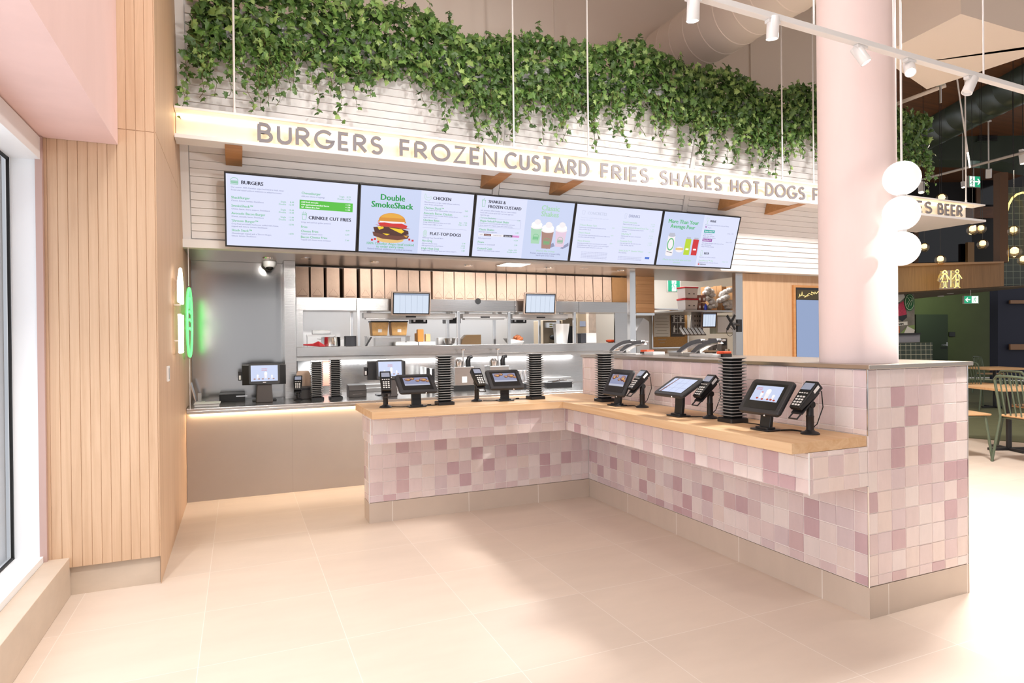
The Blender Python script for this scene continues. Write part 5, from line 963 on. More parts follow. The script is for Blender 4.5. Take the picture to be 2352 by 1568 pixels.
t = thing('arm_mount', 'black monitor arm bolted to the steel pillar at the right of the kitchen', 'mount', (5.842, 6.19, 1.562))
MB().box(-.035, .035, -.012, .006, -.10, .06).build('wall_plate', black, t, bevel=.003); MB().tube([(-.03, -.02, -.01), (-.12, -.06, .0), (-.16, -.04, 0)], .018, 10).build('arm', black, t, smooth=True); m = MB()
m.T = frame((-.165, -.04, .02), (0, -1, 0), (0, 0, 1)); m.stroke([(0, [(-.07, -.09), (0, 0), (.07, .09)]), (0, [(-.07, .09), (0, 0), (.07, -.09)])], .03, .012); m.build('cross_plate', black, t)
for k, p in enumerate(((6.873, 7.6, 1.223), (6.942, 7.6, 1.222))):
    t = thing('drink_mixer', ['left drink mixer under the electrical cabinet', 'right drink mixer under the electrical cabinet'][k], 'mixer', (p[0], 7.6+.28*k, 1.02), group='drink mixers in the side kitchen'); MB().box(-.06, .06, 0, .1, 0, .36).build('body', mat('mixer_grey', '#6A6058', .35), t, bevel=.006); MB().lathe([(.035, 0), (.042, .15), (.044, .155), (.04, .15), (.03, .01)], 16, (0, -.06, .04)).build('cup', steel_hi, t, smooth=True); MB().box(-.04, .04, -.004, 0, .25, .33).build('display', black_sat, t)
tag(MB().box(6.09, 6.756, 7.6, 8.0, 1.17, 1.20).build('steel_counter_shelf', steel_hi), 'steel shelf behind the right pair of lever dispensers', 'shelf')
t = thing('dark_equipment', 'dark equipment block under the ticket rack', 'equipment', (7.014, 8.2, .9)); MB().box(-.35, .45, 0, .3, 0, .27).build('case', mat('equip_dark', '#3E3634', .4), t, bevel=.01); MB().box(-.3, .1, -.005, 0, .08, .2).build('front', black_sat, t)
# lever dispensers standing on the steel cap
marble = mat('white_stone', '#E2E0DE', .35, noise=(14, .06)); lev = mat('lever_grey', '#57575B', .35)
for k, (a, b, e) in enumerate((((3.2, 5.03, 1.271), (3.2, 4.683, 1.37), 'left lever of the left dispenser pair on the steel cap'), ((3.2, 4.864, 1.267), (3.2, 4.524, 1.365), 'right lever of the left dispenser pair on the steel cap'), ((3.2, 4.046, 1.27), (3.2, 3.76, 1.371), 'left lever of the right dispenser pair on the steel cap'), ((3.2, 3.874, 1.273), (3.2, 3.589, 1.374), 'right lever of the right dispenser pair on the steel cap'))):
    t = thing('lever_dispenser', 'steel sauce dispenser, '+e, 'dispenser', (3.2, a[1], 1.2545), group='lever dispensers on the half wall'); L_ = a[1]-b[1]; H_ = b[2]-a[2]; w_ = .05
    MB().box(-.06, .06, -.055, .055, 0, max(.03, a[2]-1.2545)).build('base', steel_dull, t, bevel=.002)
    bz = a[2]-1.2545; pts = [(0, -L_*s, bz+H_*math.sin(s*PI/2)**.8) for s in (0, .2, .4, .6, .8, 1)]
    m = MB(); m.loft([[(-.022, p[1]+.010, p[2]+.016), (.022, p[1]+.010, p[2]+.016), (.022, p[1]-.008, p[2]-.014), (-.022, p[1]-.008, p[2]-.014)] for p in pts]); m.build('lever', lev, t, bevel=.002)
    m = MB(); m.loft([[(-.024, p[1]-.008, p[2]-.0145), (.024, p[1]-.008, p[2]-.0145), (.024, p[1]-.013, p[2]-.022), (-.024, p[1]-.013, p[2]-.022)] for p in pts]); m.build('lever_edge', steel_hi, t)
    e_ = pts[-1]; MB().box(-.016, .016, e_[1]-.05, e_[1], e_[2]-.004, e_[2]+.008).build('tip', steel_dull, t, bevel=.003)
for k, (a, b, top) in enumerate((((3.2, 4.827, 1.243), (3.2, 4.526, 1.248), 1.263), ((3.2, 3.825, 1.262), (3.2, 3.588, 1.267), 1.276))):
    tag(MB().box(3.12, 3.3, b[1], a[1], 1.2545, top).build('white_caddy', marble, bevel=.003), ['white stone-pattern caddy right of the left dispenser pair', 'white stone-pattern caddy right of the right dispenser pair'][k], 'caddy', 'caddies on the half wall')
for k, (a, b) in enumerate((((3.25, 4.59, 1.25), (3.25, 4.495, 1.252)), ((3.25, 3.635, 1.265), (3.25, 3.563, 1.266)))):
    t = thing('orange_dispenser', ['orange and black small dispenser right of the left caddy', 'orange and black small dispenser right of the right caddy'][k], 'dispenser', (3.25, (a[1]+b[1])/2, 1.2545), group='orange dispensers on the half wall'); w_ = (a[1]-b[1])/2; MB().box(-.04, .04, -w_, w_, 0, .022).build('base', black, t); MB().box(-.04, .04, -w_, w_, .022, .042).build('cover', orange, t, bevel=.006)
tag(MB().box(3.18, 3.3, 4.361, 4.489, 1.2545, 1.282).build('napkin_pack', white_gloss, bevel=.003), 'white napkin pack on the steel cap between the two dispenser pairs', 'napkins')
# oak wall with the portrait screen
struct('wall_servery_right', MB().box(5.9135, 8.0, 6.2, 6.3, 0, 2.213), wood('oak_wall', '#B99674', '#C7A686', 'z', 1.3))
t = thing('portrait_screen', 'tall blue-grey portrait screen in an oak frame, half hidden by the column', 'screen', (7.1, 6.19, 1.06)); sx_, sz0, sz1 = 6.80, 1.069, 2.05
rl(t).box(sx_-.04, 7.48, 6.17, 6.199, sz1, sz1+.03).box(sx_-.04, sx_, 6.17, 6.199, sz0-.03, sz1).box(sx_, 7.48, 6.17, 6.199, sz0-.03, sz0).build('oak_frame', oak_dk, t); rl(t).box(sx_, 7.44, 6.18, 6.199, sz0, sz1).build('bezel', black_sat, t)
d_ = rl(t).box(sx_+.02, 7.42, 6.176, 6.18, sz0+.04, sz1-.165).build('display', mat('screen_bluegrey', (.01, .01, .01), .3, emit='#8EA0C4', es=1), t); rl(t).box(sx_+.02, 7.42, 6.177, 6.18, sz1-.16, sz1-.03).build('dark_band', mat('gold_dark', '#3A3016', .3), t)
m = rl(t); m.T = m.T @ frame((sx_+.06, 6.1765, sz1-.135), (1, .0, .0), (0, 0, 1))
m.stroke([(0, [(0, 0), (.02, .05), (.02, .02), (.05, .03), (.06, .08), (.07, .03), (.12, .02), (.2, .035), (.10, .0), (.19, .06), (.25, .04), (.23, .08), (.27, .07), (.28, .05), (.30, .08), (.32, .055), (.36, .09), (.38, .065), (.42, .095), (.44, .07), (.50, .10)])], .007, .001); m.build('neon_reflection', mat('reflection_gold', (.9, .7, .3), .4, emit='#E8C878', es=.9), t)  # gold squiggle paints the reflection of a neon sign on the glass

# ------------------------------------------------------------------ track and lamps
rail = thing('track_rail', 'white lighting track crossing in front of the round column', 'lighting track', (2.6, 1.9, 2.665)); ra, rb = V((1.15, 1.9, 2.725)), V((5.2, 1.9, 2.615))
ra = V((1.1, 1.9, 2.70)); rb = V((4.6, 1.9, 2.62)); rl(rail).prism([tuple(ra+V((0, -.016, -.012))), tuple(ra+V((0, .016, -.012))), tuple(ra+V((0, .016, .012))), tuple(ra+V((0, -.016, .012)))], rb-ra).build('rail', white_gloss, rail, bevel=.002)
rl(rail).prism([tuple(ra+V((.1, -.006, -.0128))), tuple(ra+V((.1, .006, -.0128))), tuple(ra+V((.1, .006, -.0122))), tuple(ra+V((.1, -.006, -.0122)))], (rb-ra)*.97).build('slot', mat('slot_grey', '#A8A6A4', .5), rail)
for x in (2.21, 2.70, 3.35, 4.3): z_ = ra.z+(rb.z-ra.z)*(x-1.1)/3.5; rl(rail).tube([(x, 1.9, z_+.012), (x, 1.9, 6.3)], .004, 8).build('suspension_rod', copper, rail)
lamp_on = mat('spot_lens', (1, 1, 1), .4, emit='#FFF0DA', es=10)
def spot(cx, dirv, label, k, on=True, s=1.0, c=None, zr=None, grp='white track lamps on the near track'):
    t = thing('spot_lamp', label, 'spotlight', c, group=grp); D = V(dirv).normalized(); y_ = V((0, 0, 1)) if abs(D.z) < .9 else V((0, 1, 0)); x_ = D.cross(y_).normalized(); y_ = x_.cross(D) ; F = Matrix(((x_.x, y_.x, D.x, 0), (x_.y, y_.y, D.y, 0), (x_.z, y_.z, D.z, 0), (0, 0, 0, 1))); r = .0235*s; L_ = .085*s
    m = MB(); m.T = F; m.lathe([(r*.9, -L_/2), (r, -L_/2+.003), (r, L_/2), (r*.86, L_/2), (r*.80, L_/2-.012*s)], 28); m.build('body', white_gloss, t, smooth=True)
    m = MB(); m.T = F; m.lathe([(r*.78, L_/2-.012*s), (r*.78, L_/2-.010*s)], 24); m.build('lens', lamp_on if on else white_gloss, t)
    top = F @ V((0, 0, -L_/2+.02*s))
    if zr is not None: m = MB(); m.tube([tuple(top), (top.x*.3, top.y*.3, zr-t.location.z-.012)], .006*s, 8); m.box(-.03*s, .03*s, -.012*s, .012*s, zr-t.location.z-.013-.012*s, zr-t.location.z-.0125); m.build('yoke', white_gloss, t)
    return t
def zr_(x): return ra.z+(rb.z-ra.z)*(x-1.1)/3.5
for k, (p, dv, lb, on) in enumerate((((1.583, 1.9, 2.635), (.05, .12, -1), 'first white track lamp from the left, pointing straight down above the ivy', 1), ((1.981, 1.9, 2.639), (.05, .12, -1), 'second white track lamp from the left, pointing straight down by the air duct', 1), ((2.488, 1.9, 2.617), (.35, -.35, -.85), 'third white track lamp, tilted right in front of the pink column', 1), ((2.806, 1.9, 2.612), (-.5, -.45, -.75), 'fourth white track lamp, lit face tilted left beside the column', 1), ((3.244, 1.9, 2.599), (-.45, .1, -.9), 'fifth white track lamp, rightmost on the near track', 0))):
    spot(p[0], dv, lb, k, on, 1.0, p, zr_(p[0]))
gl = thing('globe_pendant', 'three glowing white globes stacked on a rod beside the pink column', 'pendant lamp', (3.032, 2.1, 1.83))
zg = [(3.036, 2.1, 2.18), (3.031, 2.1, 2.005), (3.029, 2.1, 1.83)]
for p in zg: rl(gl).ball(p, .0845, 32, 20).build('globe', globe_m, gl, smooth=True)
rl(gl).tube([(zg[0][0], 2.1, zg[0][2]+.08), (zg[0][0], 2.1, 6.3)], .005, 8).build('rod', copper, gl); m = rl(gl)
for a, b in ((0, 1), (1, 2)): m.tube([(zg[0][0], 2.1, (zg[a][2]+zg[b][2])/2-.012), (zg[0][0], 2.1, (zg[a][2]+zg[b][2])/2+.012)], .02, 12)
m.build('joint', copper, gl)
# neon and switch on the left oak wall
nt_ = thing('shake_neon', 'white neon sign seen edge-on on the left oak wall', 'neon sign', (-.40, (-0.4, 5.159, 1.611)[1], 1.6)); ny = (-0.4, 5.159, 1.611)[1]; nz0, nz1 = (-0.4, 5.12, 1.334)[2], (-0.4, 5.052, 1.855)[2]
m = rl(nt_)
for dy in (-.10, .10): m.tube([(-.385, ny+dy*.8, nz0), (-.385, ny+dy*1.15, nz0+(nz1-nz0)*.52)], .012, 10)
m.tube([(-.385, ny-.10, nz0), (-.385, ny+.10, nz0)], .012, 10); m.tube([(-.385, ny-.14, nz0+.36), (-.385, ny-.13, nz0+.5), (-.385, ny, nz0+.60), (-.385, ny+.13, nz0+.5), (-.385, ny+.14, nz0+.36), (-.385, ny-.14, nz0+.36)], .012, 10); m.build('tube', neon_w, nt_, smooth=True)
rl(nt_).box(-.428, -.420, ny-.16, ny+.16, nz0-.02, nz1).build('backing', acrylic, nt_); m = rl(nt_)
for z_ in (nz0+.08, nz0+.34): m.tube([(-.429, ny, z_), (-.385, ny, z_)], .005, 6)
m.build('standoff', copper, nt_)
light('AREA', 'neon_light', (-.36, ny, 1.58), (2, ny, 1.5), 2, NEUT, .3, .5)
gn = thing('burger_neon', 'round green neon hanging in the steel opening by the oak wall', 'neon sign', (-.36, 6.05, 1.54)); gy = 6.05; m = rl(gn)
gz0, gz1 = (-0.385, 6.286, 1.262)[2], (-0.385, 6.398, 1.884)[2]; cz_ = (gz0+gz1)/2; rz_ = (gz1-gz0)/2
def yz(yy, zz): return (-.385, gy+yy, cz_+zz)
m.tube([yz(.94*rz_*math.cos(a), .94*rz_*math.sin(a)) for a in [2*PI*k/40 for k in range(41)]], .010, 8); m.build('ring', neon_g, gn, smooth=True); m = rl(gn)
for zz, ww in ((.13, .5), (.02, .5), (-.10, .5)): m.tube([yz(-rz_*ww, rz_*zz*2), yz(0, rz_*zz*2+.015), yz(rz_*ww, rz_*zz*2)], .008, 8)
m.tube([yz(-rz_*.5, rz_*.36), yz(-rz_*.35, rz_*.6), yz(0, rz_*.68), yz(rz_*.35, rz_*.6), yz(rz_*.5, rz_*.36)], .008, 8); m.build('burger_outline', neon_g, gn, smooth=True)
m = rl(gn); m.T = m.T @ frame((-.400, gy, cz_), (0, 1, 0), (0, 0, 1)); m.poly([(x, y, 0) for x, y in arc(0, 0, rz_, rz_, 0, 350, 40)]); m.build('disc', thin_glass('green_acrylic', (.8, 1, .85), .1), gn)
rl(gn).tube([(-.39, gy, gz1), (-.39, gy, 2.214)], .003, 6).tube([(-.39, gy, gz0), (-.39, gy, .823)], .003, 6).build('wire', copper, gn)
light('POINT', 'green_glow', (-.34, 6.05, cz_), (0, 0, 0), .12, (.3, 1, .35), .15)
t = thing('wall_control', 'small white wall control on the left oak wall', 'switch', (-0.429, 4.638, 1.2)); MB().box(-.001, .012, -.045, .045, -.05, .05).build('plate', white_gloss, t, bevel=.003); MB().box(.012, .0135, -.03, .0, -.035, .035).build('label_strip', mat('grey_print', '#9A9794', .6), t)

# ------------------------------------------------------------------ dining room beyond the column
CR = V((.917, -.398, 0)); CF = V((.398, .917, 0))
def slab(name, pts, d, m, struct_=True): return MB().prism(pts, CF*d).build(name, m, kind='structure' if struct_ else None)
grn = mat('green_wall', '#4A4D38', .8, noise=(2, .08)); dkgrn = mat('dark_green', '#232A24', .6); brown = wood('brown_wood', '#5A3A22', '#74492A', 'x', .6); navy = mat('navy_paint', '#20243A', .6); blackish = mat('dark_void', '#15110F', .7)
clad = wood('bulkhead_oak', '#8A6A48', '#A27C55', 'z', 1.4)
slab('wall_dining_back', [(18.828, 13.636, 3.197), (18.794, 13.639, 0.069), (22.221, 12.151, 0.03), (22.256, 12.148, 3.158)], .3, grn)
slab('wall_dining_right', [(19.384, 10.668, 2.818), (19.354, 10.671, 0.129), (20.776, 10.053, 0.113), (20.806, 10.051, 2.802)], .3, navy)
slab('wall_dining_upper', [(17.604, 13.105, 10.211), (17.529, 13.111, 3.479), (23.077, 10.702, 3.416), (23.151, 10.697, 10.148)], .3, blackish)
slab('wall_dining_bulkhead', [(13.371, 9.682, 2.951), (13.365, 9.682, 2.351), (15.854, 8.602, 2.48), (15.86, 8.601, 3.011)], .25, clad)
slab('trim_6', [(13.278, 9.613, 2.999), (13.277, 9.613, 2.93), (15.748, 8.541, 2.99), (15.749, 8.541, 3.029)], .2, mat('rail_tan', '#B08A66', .5))
gt = grid_mat('green_tile_wall', '#3A4238', '#7A8472', .15, .15, 0, 0, .006, .25, .3, (0, 2), .1, 4)
slab('wall_dining_tile', [(16.326, 8.842, 4.804), (16.301, 8.844, 2.511), (17.45, 8.345, 2.548), (17.475, 8.343, 4.791)], .2, gt)
slab('trim_7', [(15.913, 8.696, 5.081), (15.89, 8.697, 3.033), (16.062, 8.622, 3.031), (16.085, 8.621, 5.079)], .2, mat('brown_trim', '#6A4A2E', .6))
slab('ceiling_corridor', [(13.459, 9.75, 2.358), (17.183, 8.134, 2.543), (17.183, 8.134, 2.523), (13.458, 9.75, 2.329)], 5.6, mat('tan_ceiling', '#6E6252', .8))
a_ = V((10.938, 7.806, 5.934)); 
MB().prism([(a_.x+CR.x*s+CF.x*e, a_.y+CR.y*s+CF.y*e, 6.0) for s, e in ((-1.5, -3), (8, -3), (8, 8), (-1.5, 8))], (0, 0, .1)).build('ceiling_dining', brown, kind='structure')
for k, pts in enumerate(([(18.53, 12.464, 4.901), (18.515, 12.465, 3.561), (20.115, 11.771, 3.582), (20.129, 11.77, 4.883)], [(20.237, 11.728, 5.948), (20.229, 11.728, 5.272), (20.897, 11.438, 5.264), (20.907, 11.437, 6.149)])):
    w_ = slab('window_%d' % (k+2), pts, .1, mat('night_glass', '#0B0C14', .1)); c_ = sum((V(p) for p in pts), V())/4
    MB().prism([tuple(V(pts[0])-CF*.05), tuple(V(pts[1])-CF*.05), tuple(V(pts[1])-CF*.05+CR*.12), tuple(V(pts[0])-CF*.05+CR*.12)], CF*.04).build('mullion', mat('brown_trim', '#6A4A2E', .6), w_)
slab('trim_8', [(18.696, 12.284, 5.164), (18.693, 12.285, 4.879), (20.829, 11.357, 4.855), (20.833, 11.357, 5.191)], .1, brown)
slab('trim_9', [(19.801, 11.691, 4.126), (19.794, 11.692, 3.534), (19.972, 11.615, 3.532), (19.978, 11.615, 4.124)], .1, mat('tan_trim', '#9A7448', .6))
dd = slab('door_1', [(19.656, 13.163, 2.048), (19.635, 13.165, 0.093), (20.557, 12.765, 0.082), (20.579, 12.763, 2.037)], .08, dkgrn)
h_ = V((20.351, 12.749, 1.076)); MB().box(-.09, .09, -.02, .0, -.012, .012).box(.07, .10, -.02, 0, -.03, .09).build('door_handle', steel_hi, dd).matrix_basis = frame(h_, CR, CF)
tag(slab('door_plaque', [(20.662, 12.779, 1.486), (20.661, 12.779, 1.348), (20.838, 12.702, 1.346), (20.839, 12.702, 1.484)], .03, black_sat, False), 'small black plaque on the green wall right of the dark door', 'sign')
for k, (pts) in enumerate(([(19.588, 10.469, 2.336), (19.587, 10.469, 2.24), (20.46, 10.09, 2.23), (20.461, 10.09, 2.326)], [(19.575, 10.47, 1.12), (19.573, 10.47, 0.964), (20.446, 10.091, 0.954), (20.447, 10.091, 1.11)])):
    tag(slab('door_bar', pts, .06, mat('pale_oak', '#A07858', .5), False), ['upper pale wooden bar on the dark blue doors at the right edge', 'lower pale wooden bar on the dark blue doors at the right edge'][k], 'bar', 'bars on the blue doors')
# restroom neon
rn = thing('restroom_neon', 'yellow neon of a woman and a man on the oak bulkhead', 'neon sign', (14.409, 8.903, 2.614)); NP = 13.9/1445*.16583
def nn(*pts): return [((x-965)*NP, -.06, -(y-250)*NP) for x, y in pts]
def nb(paths, name):
    m = MB(); m.T = Matrix(((CR.x, CF.x, 0, 0), (CR.y, CF.y, 0, 0), (0, 0, 1, 0), (0, 0, 0, 1)))
    for pth in paths: m.tube(nn(*pth), .0072, 8)
    return m.build(name, neon_y, rn, smooth=True)
def circ(cx, cy, r): return [(cx+r*math.cos(2*PI*k/16), cy+r*math.sin(2*PI*k/16)) for k in range(17)]
nb([circ(880, 150, 20), [(845, 168), (855, 140), (875, 125), (890, 126), (905, 140), (914, 168)], [(820, 248), (860, 182), (905, 182), (945, 248)], [(864, 190), (838, 282), (922, 282), (902, 190)], [(866, 290), (870, 350), (850, 366)], [(892, 290), (894, 350), (910, 366)]], 'woman_figure')
nb([circ(1052, 140, 22), [(985, 246), (1035, 178), (1075, 178), (1116, 240)], [(1036, 190), (1032, 252), (1078, 252), (1072, 190)], [(1036, 264), (1030, 355), (1010, 362)], [(1036, 264), (1078, 264), (1070, 352), (1088, 362)], [(1054, 300), (1050, 350)]], 'man_figure'); nb([[(966, 130), (962, 352)]], 'divider')
m = MB(); m.T = Matrix(((CR.x, CF.x, 0, 0), (CR.y, CF.y, 0, 0), (0, 0, 1, 0), (0, 0, 0, 1))); m.prism([(x, .0, z) for x, y, z in nn((800, 260), (850, 130), (1000, 118), (1090, 130), (1140, 240), (1090, 270), (1105, 370), (970, 380), (830, 380), (840, 285))], (0, .02, 0)); m.build('backing', thin_glass('pale_acrylic', (1, .95, .85), .15), rn)
light('POINT', 'restroom_glow', tuple(V((13.891, 8.582, 2.589))), (0, 0, 0), 9, (1, .8, .35), .3)
exit_sign((15.816, 9.271, 2.216), -.41, .33, .17, 'green exit sign with left arrow under the oak bulkhead', 'left', 2.472); exit_sign((16.675, 9.673, 5.161), -.15, .34, .26, 'green exit sign with right arrow high above the BEER lettering', 'right', 5.999)
light('SPOT', 'exit_wash', (18.918, 11.632, 2.46), (20.846, 12.755, 1.928), 130, (.75, 1, .5), .3, angle=2.2, blend=.8)
for k, p in enumerate(((17.412, 10.978, 2.429), (16.815, 10.365, 2.451), (16.156, 9.779, 2.45))):
    t = thing('corridor_downlight', ['left', 'middle', 'right'][k]+' downlight under the oak bulkhead', 'downlight', p, group='downlights in the corridor ceiling'); MB().lathe([(.06, 0), (.075, .004), (.075, .02)], 20).build('ring', white_gloss, t); MB().lathe([(.058, .001), (.058, .008)], 20).build('lamp', dl_m, t)
# arch neon, ducts, pipes, box soffit
t = thing('arch_neon', 'warm neon arch outlining the green tiled niche at the right edge', 'neon sign', (16.157, 8.691, 3.063)); m = rl(t); m.tube([(16.157, 8.691, 3.063), (16.154, 8.694, 3.661), (16.16, 8.694, 4.199), (16.198, 8.678, 4.358), (16.273, 8.646, 4.506), (16.375, 8.602, 4.595), (16.494, 8.55, 4.633), (16.649, 8.483, 4.592), (16.775, 8.428, 4.451), (16.827, 8.404, 4.191), (16.815, 8.405, 3.055)], .022, 8); m.build('tube', mat('amber_neon', (1, .8, .4), .3, emit='#FFD873', es=2.2), t, smooth=True)
gduct = mat('green_duct', '#39453A', .35, noise=(2, .15))
duct('green_duct', (14.284, 9.624, 5.887), (12.524, 6.027, 5.874), .36, gduct, 'dark green round air duct slanting down behind the ivy at the right', 9)
o = slab('green_plenum', [(14.799, 9.509, 5.883), (15.405, 9.247, 6.209), (17.395, 8.382, 5.924), (17.387, 8.383, 5.176), (16.277, 8.866, 5.411), (14.517, 9.63, 5.471)], .6, gduct, False); tag(o, 'flat dark green duct box under the slanting green duct', 'duct')
t = thing('air_grille', 'slotted grille on the flat green duct box', 'vent', (15.932, 8.963, 5.974)); m = MB(); m.T = Matrix(((CR.x, CF.x, 0, 0), (CR.y, CF.y, 0, 0), (0, 0, 1, 0), (0, 0, 0, 1)))
for k in range(7): m.box(-.22, .22, -.02, 0, -.1+.03*k, -.085+.03*k)
m.build('slats', black, t); m = MB(); m.T = Matrix(((CR.x, CF.x, 0, 0), (CR.y, CF.y, 0, 0), (0, 0, 1, 0), (0, 0, 0, 1))); m.box(-.24, .24, -.01, .02, -.12, -.105).box(-.24, .24, -.01, .02, .105, .12).build('frame', gduct, t)
duct('cream_elbow_duct', (5.83, 4.679, 5.24), (7.67, 4.753, 5.324), .28, cream, 'cream round duct with seams above the column', 8)
MB().prism([(5.819, 3.478, 4.2), (6.61, 3.473, 4.2), (7.411, 3.424, 4.2), (7.323, 3.383, 4.2), (7.319, 3.797, 4.2), (7.231, 4.696, 4.2), (6.279, 4.427, 4.2), (5.914, 4.357, 4.2)], (0, 0, 1.1)).build('ceiling_soffit_box', cream, kind='structure')
def pipe(name, a, b, r, m, lb, cat): return tag(MB().tube([a, b], r, 12).build(name, m, smooth=True), lb, cat)
pipe('sprinkler_pipe', (8.082, 5.77, 4.481), (8.28, 5.139, 4.568), .025, cream, 'cream sprinkler pipe running from the column behind the ivy', 'pipe')
t = thing('ceiling_sprinkler', 'small ribbed sprinkler under the cream soffit box', 'sprinkler', (7.808, 4.907, 4.463)); MB().lathe([(.02, -.06), (.05, -.05), (.05, .0), (.03, .02), (.012, .03), (.012, 4.199-t.location.z)], 16).build('head', steel_dull, t, smooth=True)
pipe('far_track', (12.305, 8.297, 4.437), (11.318, 5.454, 4.251), .022, mat('pipe_grey', '#BDB5AD', .5), 'pale far lighting track slanting up to the right above BEER', 'lighting track'); pipe('strut_channel', (7.048, 4.474, 4.392), (7.44, 4.306, 4.999), .022, cream, 'slanted cream strut across the soffit box', 'strut')
sa, sb = V((9.543, 5.68, 4.42)), V((9.621, 5.644, 3.784)); pipe('thin_strut', sa+(sa-sb)*((5.995-sa.z)/(sa.z-sb.z)), sb, .010, copper, 'thin slanted rod left of the last beam hanger', 'rod')
for k, (p, dv, lb, on) in enumerate((((12.171, 8.027, 4.244), (-.3, -.2, -.9), 'small far track lamp right of the top globe', 1), ((14.799, 8.306, 4.85), (.3, .2, -.9), 'small far track lamp right of the upper exit sign', 0), ((11.696, 6.053, 4.255), (0, -.1, -1), 'far track lamp at the right edge of the view', 1), ((14.291, 8.526, 4.613), (-.2, -.2, -.95), 'small lit lamp left of the last beam hanger', 1))):
    spot(0, dv, lb, k, on, 2.3 if k != 3 else 1.6, p, 5.999 if k in (1, 3) else p[2]+.14, 'small lamps far across the dining room')
bulb = mat('amber_bulb', (1, .8, .5), .4, emit='#FFE2A8', es=2.6)
PL = ['amber glass pendant just above the BEER lettering', 'amber glass pendant lowest left, over the bulkhead rail', 'amber glass pendant, left of the close pair below the beam end', 'amber glass pendant, right of the close pair below the beam end', 'amber glass pendant hanging lower than the close pair', 'amber glass pendant in front of the neon arch, upper one', 'amber glass pendant in front of the neon arch, lower one', 'amber glass pendant half hidden behind the lowest globe', 'amber glass pendant at the right edge of the view']
for k, (p, r, zt_) in enumerate((((11.3, 7.096, 3.778), .095, 0), ((11.267, 7.106, 2.705), .09, 0), ((10.718, 6.255, 3.059), .085, 0), ((11.922, 6.823, 3.238), .085, 0), ((11.947, 6.811, 2.971), .088, 0), ((12.446, 6.596, 3.202), .095, 0), ((11.323, 5.991, 2.699), .10, 0), ((11.011, 7.218, 2.929), .08, 0), ((12.028, 6.23, 2.631), .09, 0))):
    t = thing('glass_pendant', PL[k], 'pendant lamp', p, group='amber glass pendants over the dining room'); MB().ball((0, 0, 0), r, 20, 12).build('glass_globe', amber, t, smooth=True, fix=False); MB().lathe([(.2*r, -.25*r), (.52*r, -.1*r), (.55*r, .45*r), (.3*r, .75*r)], 16).build('bulb', bulb, t, smooth=True); MB().tube([(0, 0, r*.9), (0, 0, 5.998-p[2])], .004, 6).build('cord', rubber, t)
# mural and tiled counter behind the column
t = thing('mural_panel', 'collage mural with a green burger badge and pink patch beyond the column', 'mural', (14.488, 10.063, 1.498)); NP2 = 15/1445*.13265
def mm(pts, name, m_, dz=0):
    q = rl(t); o_ = V((14.214, 10.186, 2.539)); q.poly([tuple(o_+CR*(x*NP2)+V((0, 0, -y*NP2))-CF*dz) for x, y in pts]); return q.build(name, m_, t)
o_ = V((14.214, 10.186, 2.539)); q = rl(t); q.prism([tuple(o_+CR*(x*NP2)+V((0, 0, -y*NP2))) for x, y in ((60, 105), (455, 105), (455, 800), (60, 800))], CF*.05); q.build('panel', mat('mural_grey', '#8A8680', .7, noise=(6, .3)), t)
mm([(60, 120), (260, 108), (290, 170), (200, 250), (90, 270)], 'torn_paper', paper, .006); mm([(130, 300), (180, 260), (300, 300), (320, 520), (240, 590), (150, 540), (115, 420)], 'dark_blob', black_sat, .008); mm([(170, 290), (215, 260), (255, 240), (315, 470), (170, 500), (155, 400)], 'pink_patch', mat('pink_print', '#C83A5E', .6, noise=(25, .3)), .012)
mm([(360+90*math.cos(2*PI*k/24), 260+152*math.sin(2*PI*k/24)) for k in range(24)], 'green_badge', mat('green_print', '#1E6A3C', .6), .016)
q = rl(t); q.T = q.T @ frame(o_+CR*(360*NP2)+V((0, 0, -260*NP2))-CF*.02, CR, (0, 0, 1)); q.stroke([(1, arc(0, 0, 75*NP2, 130*NP2, 0, 345, 24)), (0, [(-40*NP2, 90*NP2), (0, 40*NP2), (-50*NP2, -40*NP2)]), (0, [(0, 90*NP2), (50*NP2, 60*NP2), (0, -10*NP2), (-30*NP2, -90*NP2)]), (0, [(50*NP2, 40*NP2), (20*NP2, -60*NP2)])], 7*NP2, .004); q.build('badge_lines', mat('pale_line', '#CFE0C8', .6), t)
mm([(95, 610), (325, 590), (325, 650), (100, 675)], 'name_strip', paper, .012); q = rl(t); q.T = q.T @ frame(o_+CR*(155*NP2)+V((0, 0, -655*NP2))-CF*.016, CR+V((0, 0, .04)), (0, 0, 1)); q.text('SAM', 52*NP2, 0, 0, bold=.03); q.build('lettering', black_sat, t)
mm([(90, 665), (185, 670), (190, 790), (90, 800)], 'orange_patch', mat('orange_print', '#C8601E', .6), .012); mm([(190, 800), (330, 670), (450, 650), (450, 720), (320, 800)], 'green_stripe', mat('lime_print2', '#8FA86A', .6), .010); mm([(260, 800), (320, 670), (450, 740), (430, 800)], 'pale_sheet', paper, .014)
t = thing('tiled_dining_counter', 'dark green tiled counter with pale grout behind the column', 'counter', (12.705, 8.651, 0.025)); q = rl(t); q.prism([(12.224, 8.865, 1.219), (12.21, 8.866, 0.022), (13.135, 8.465, 0.021), (13.148, 8.463, 1.244)], CF*.6); q.build('front', grid_mat('green_counter_tile', '#2E3A2E', '#A8A894', .095, .095, .03, .02, .004, .3, .3, (0, 2), .1, 4), t)
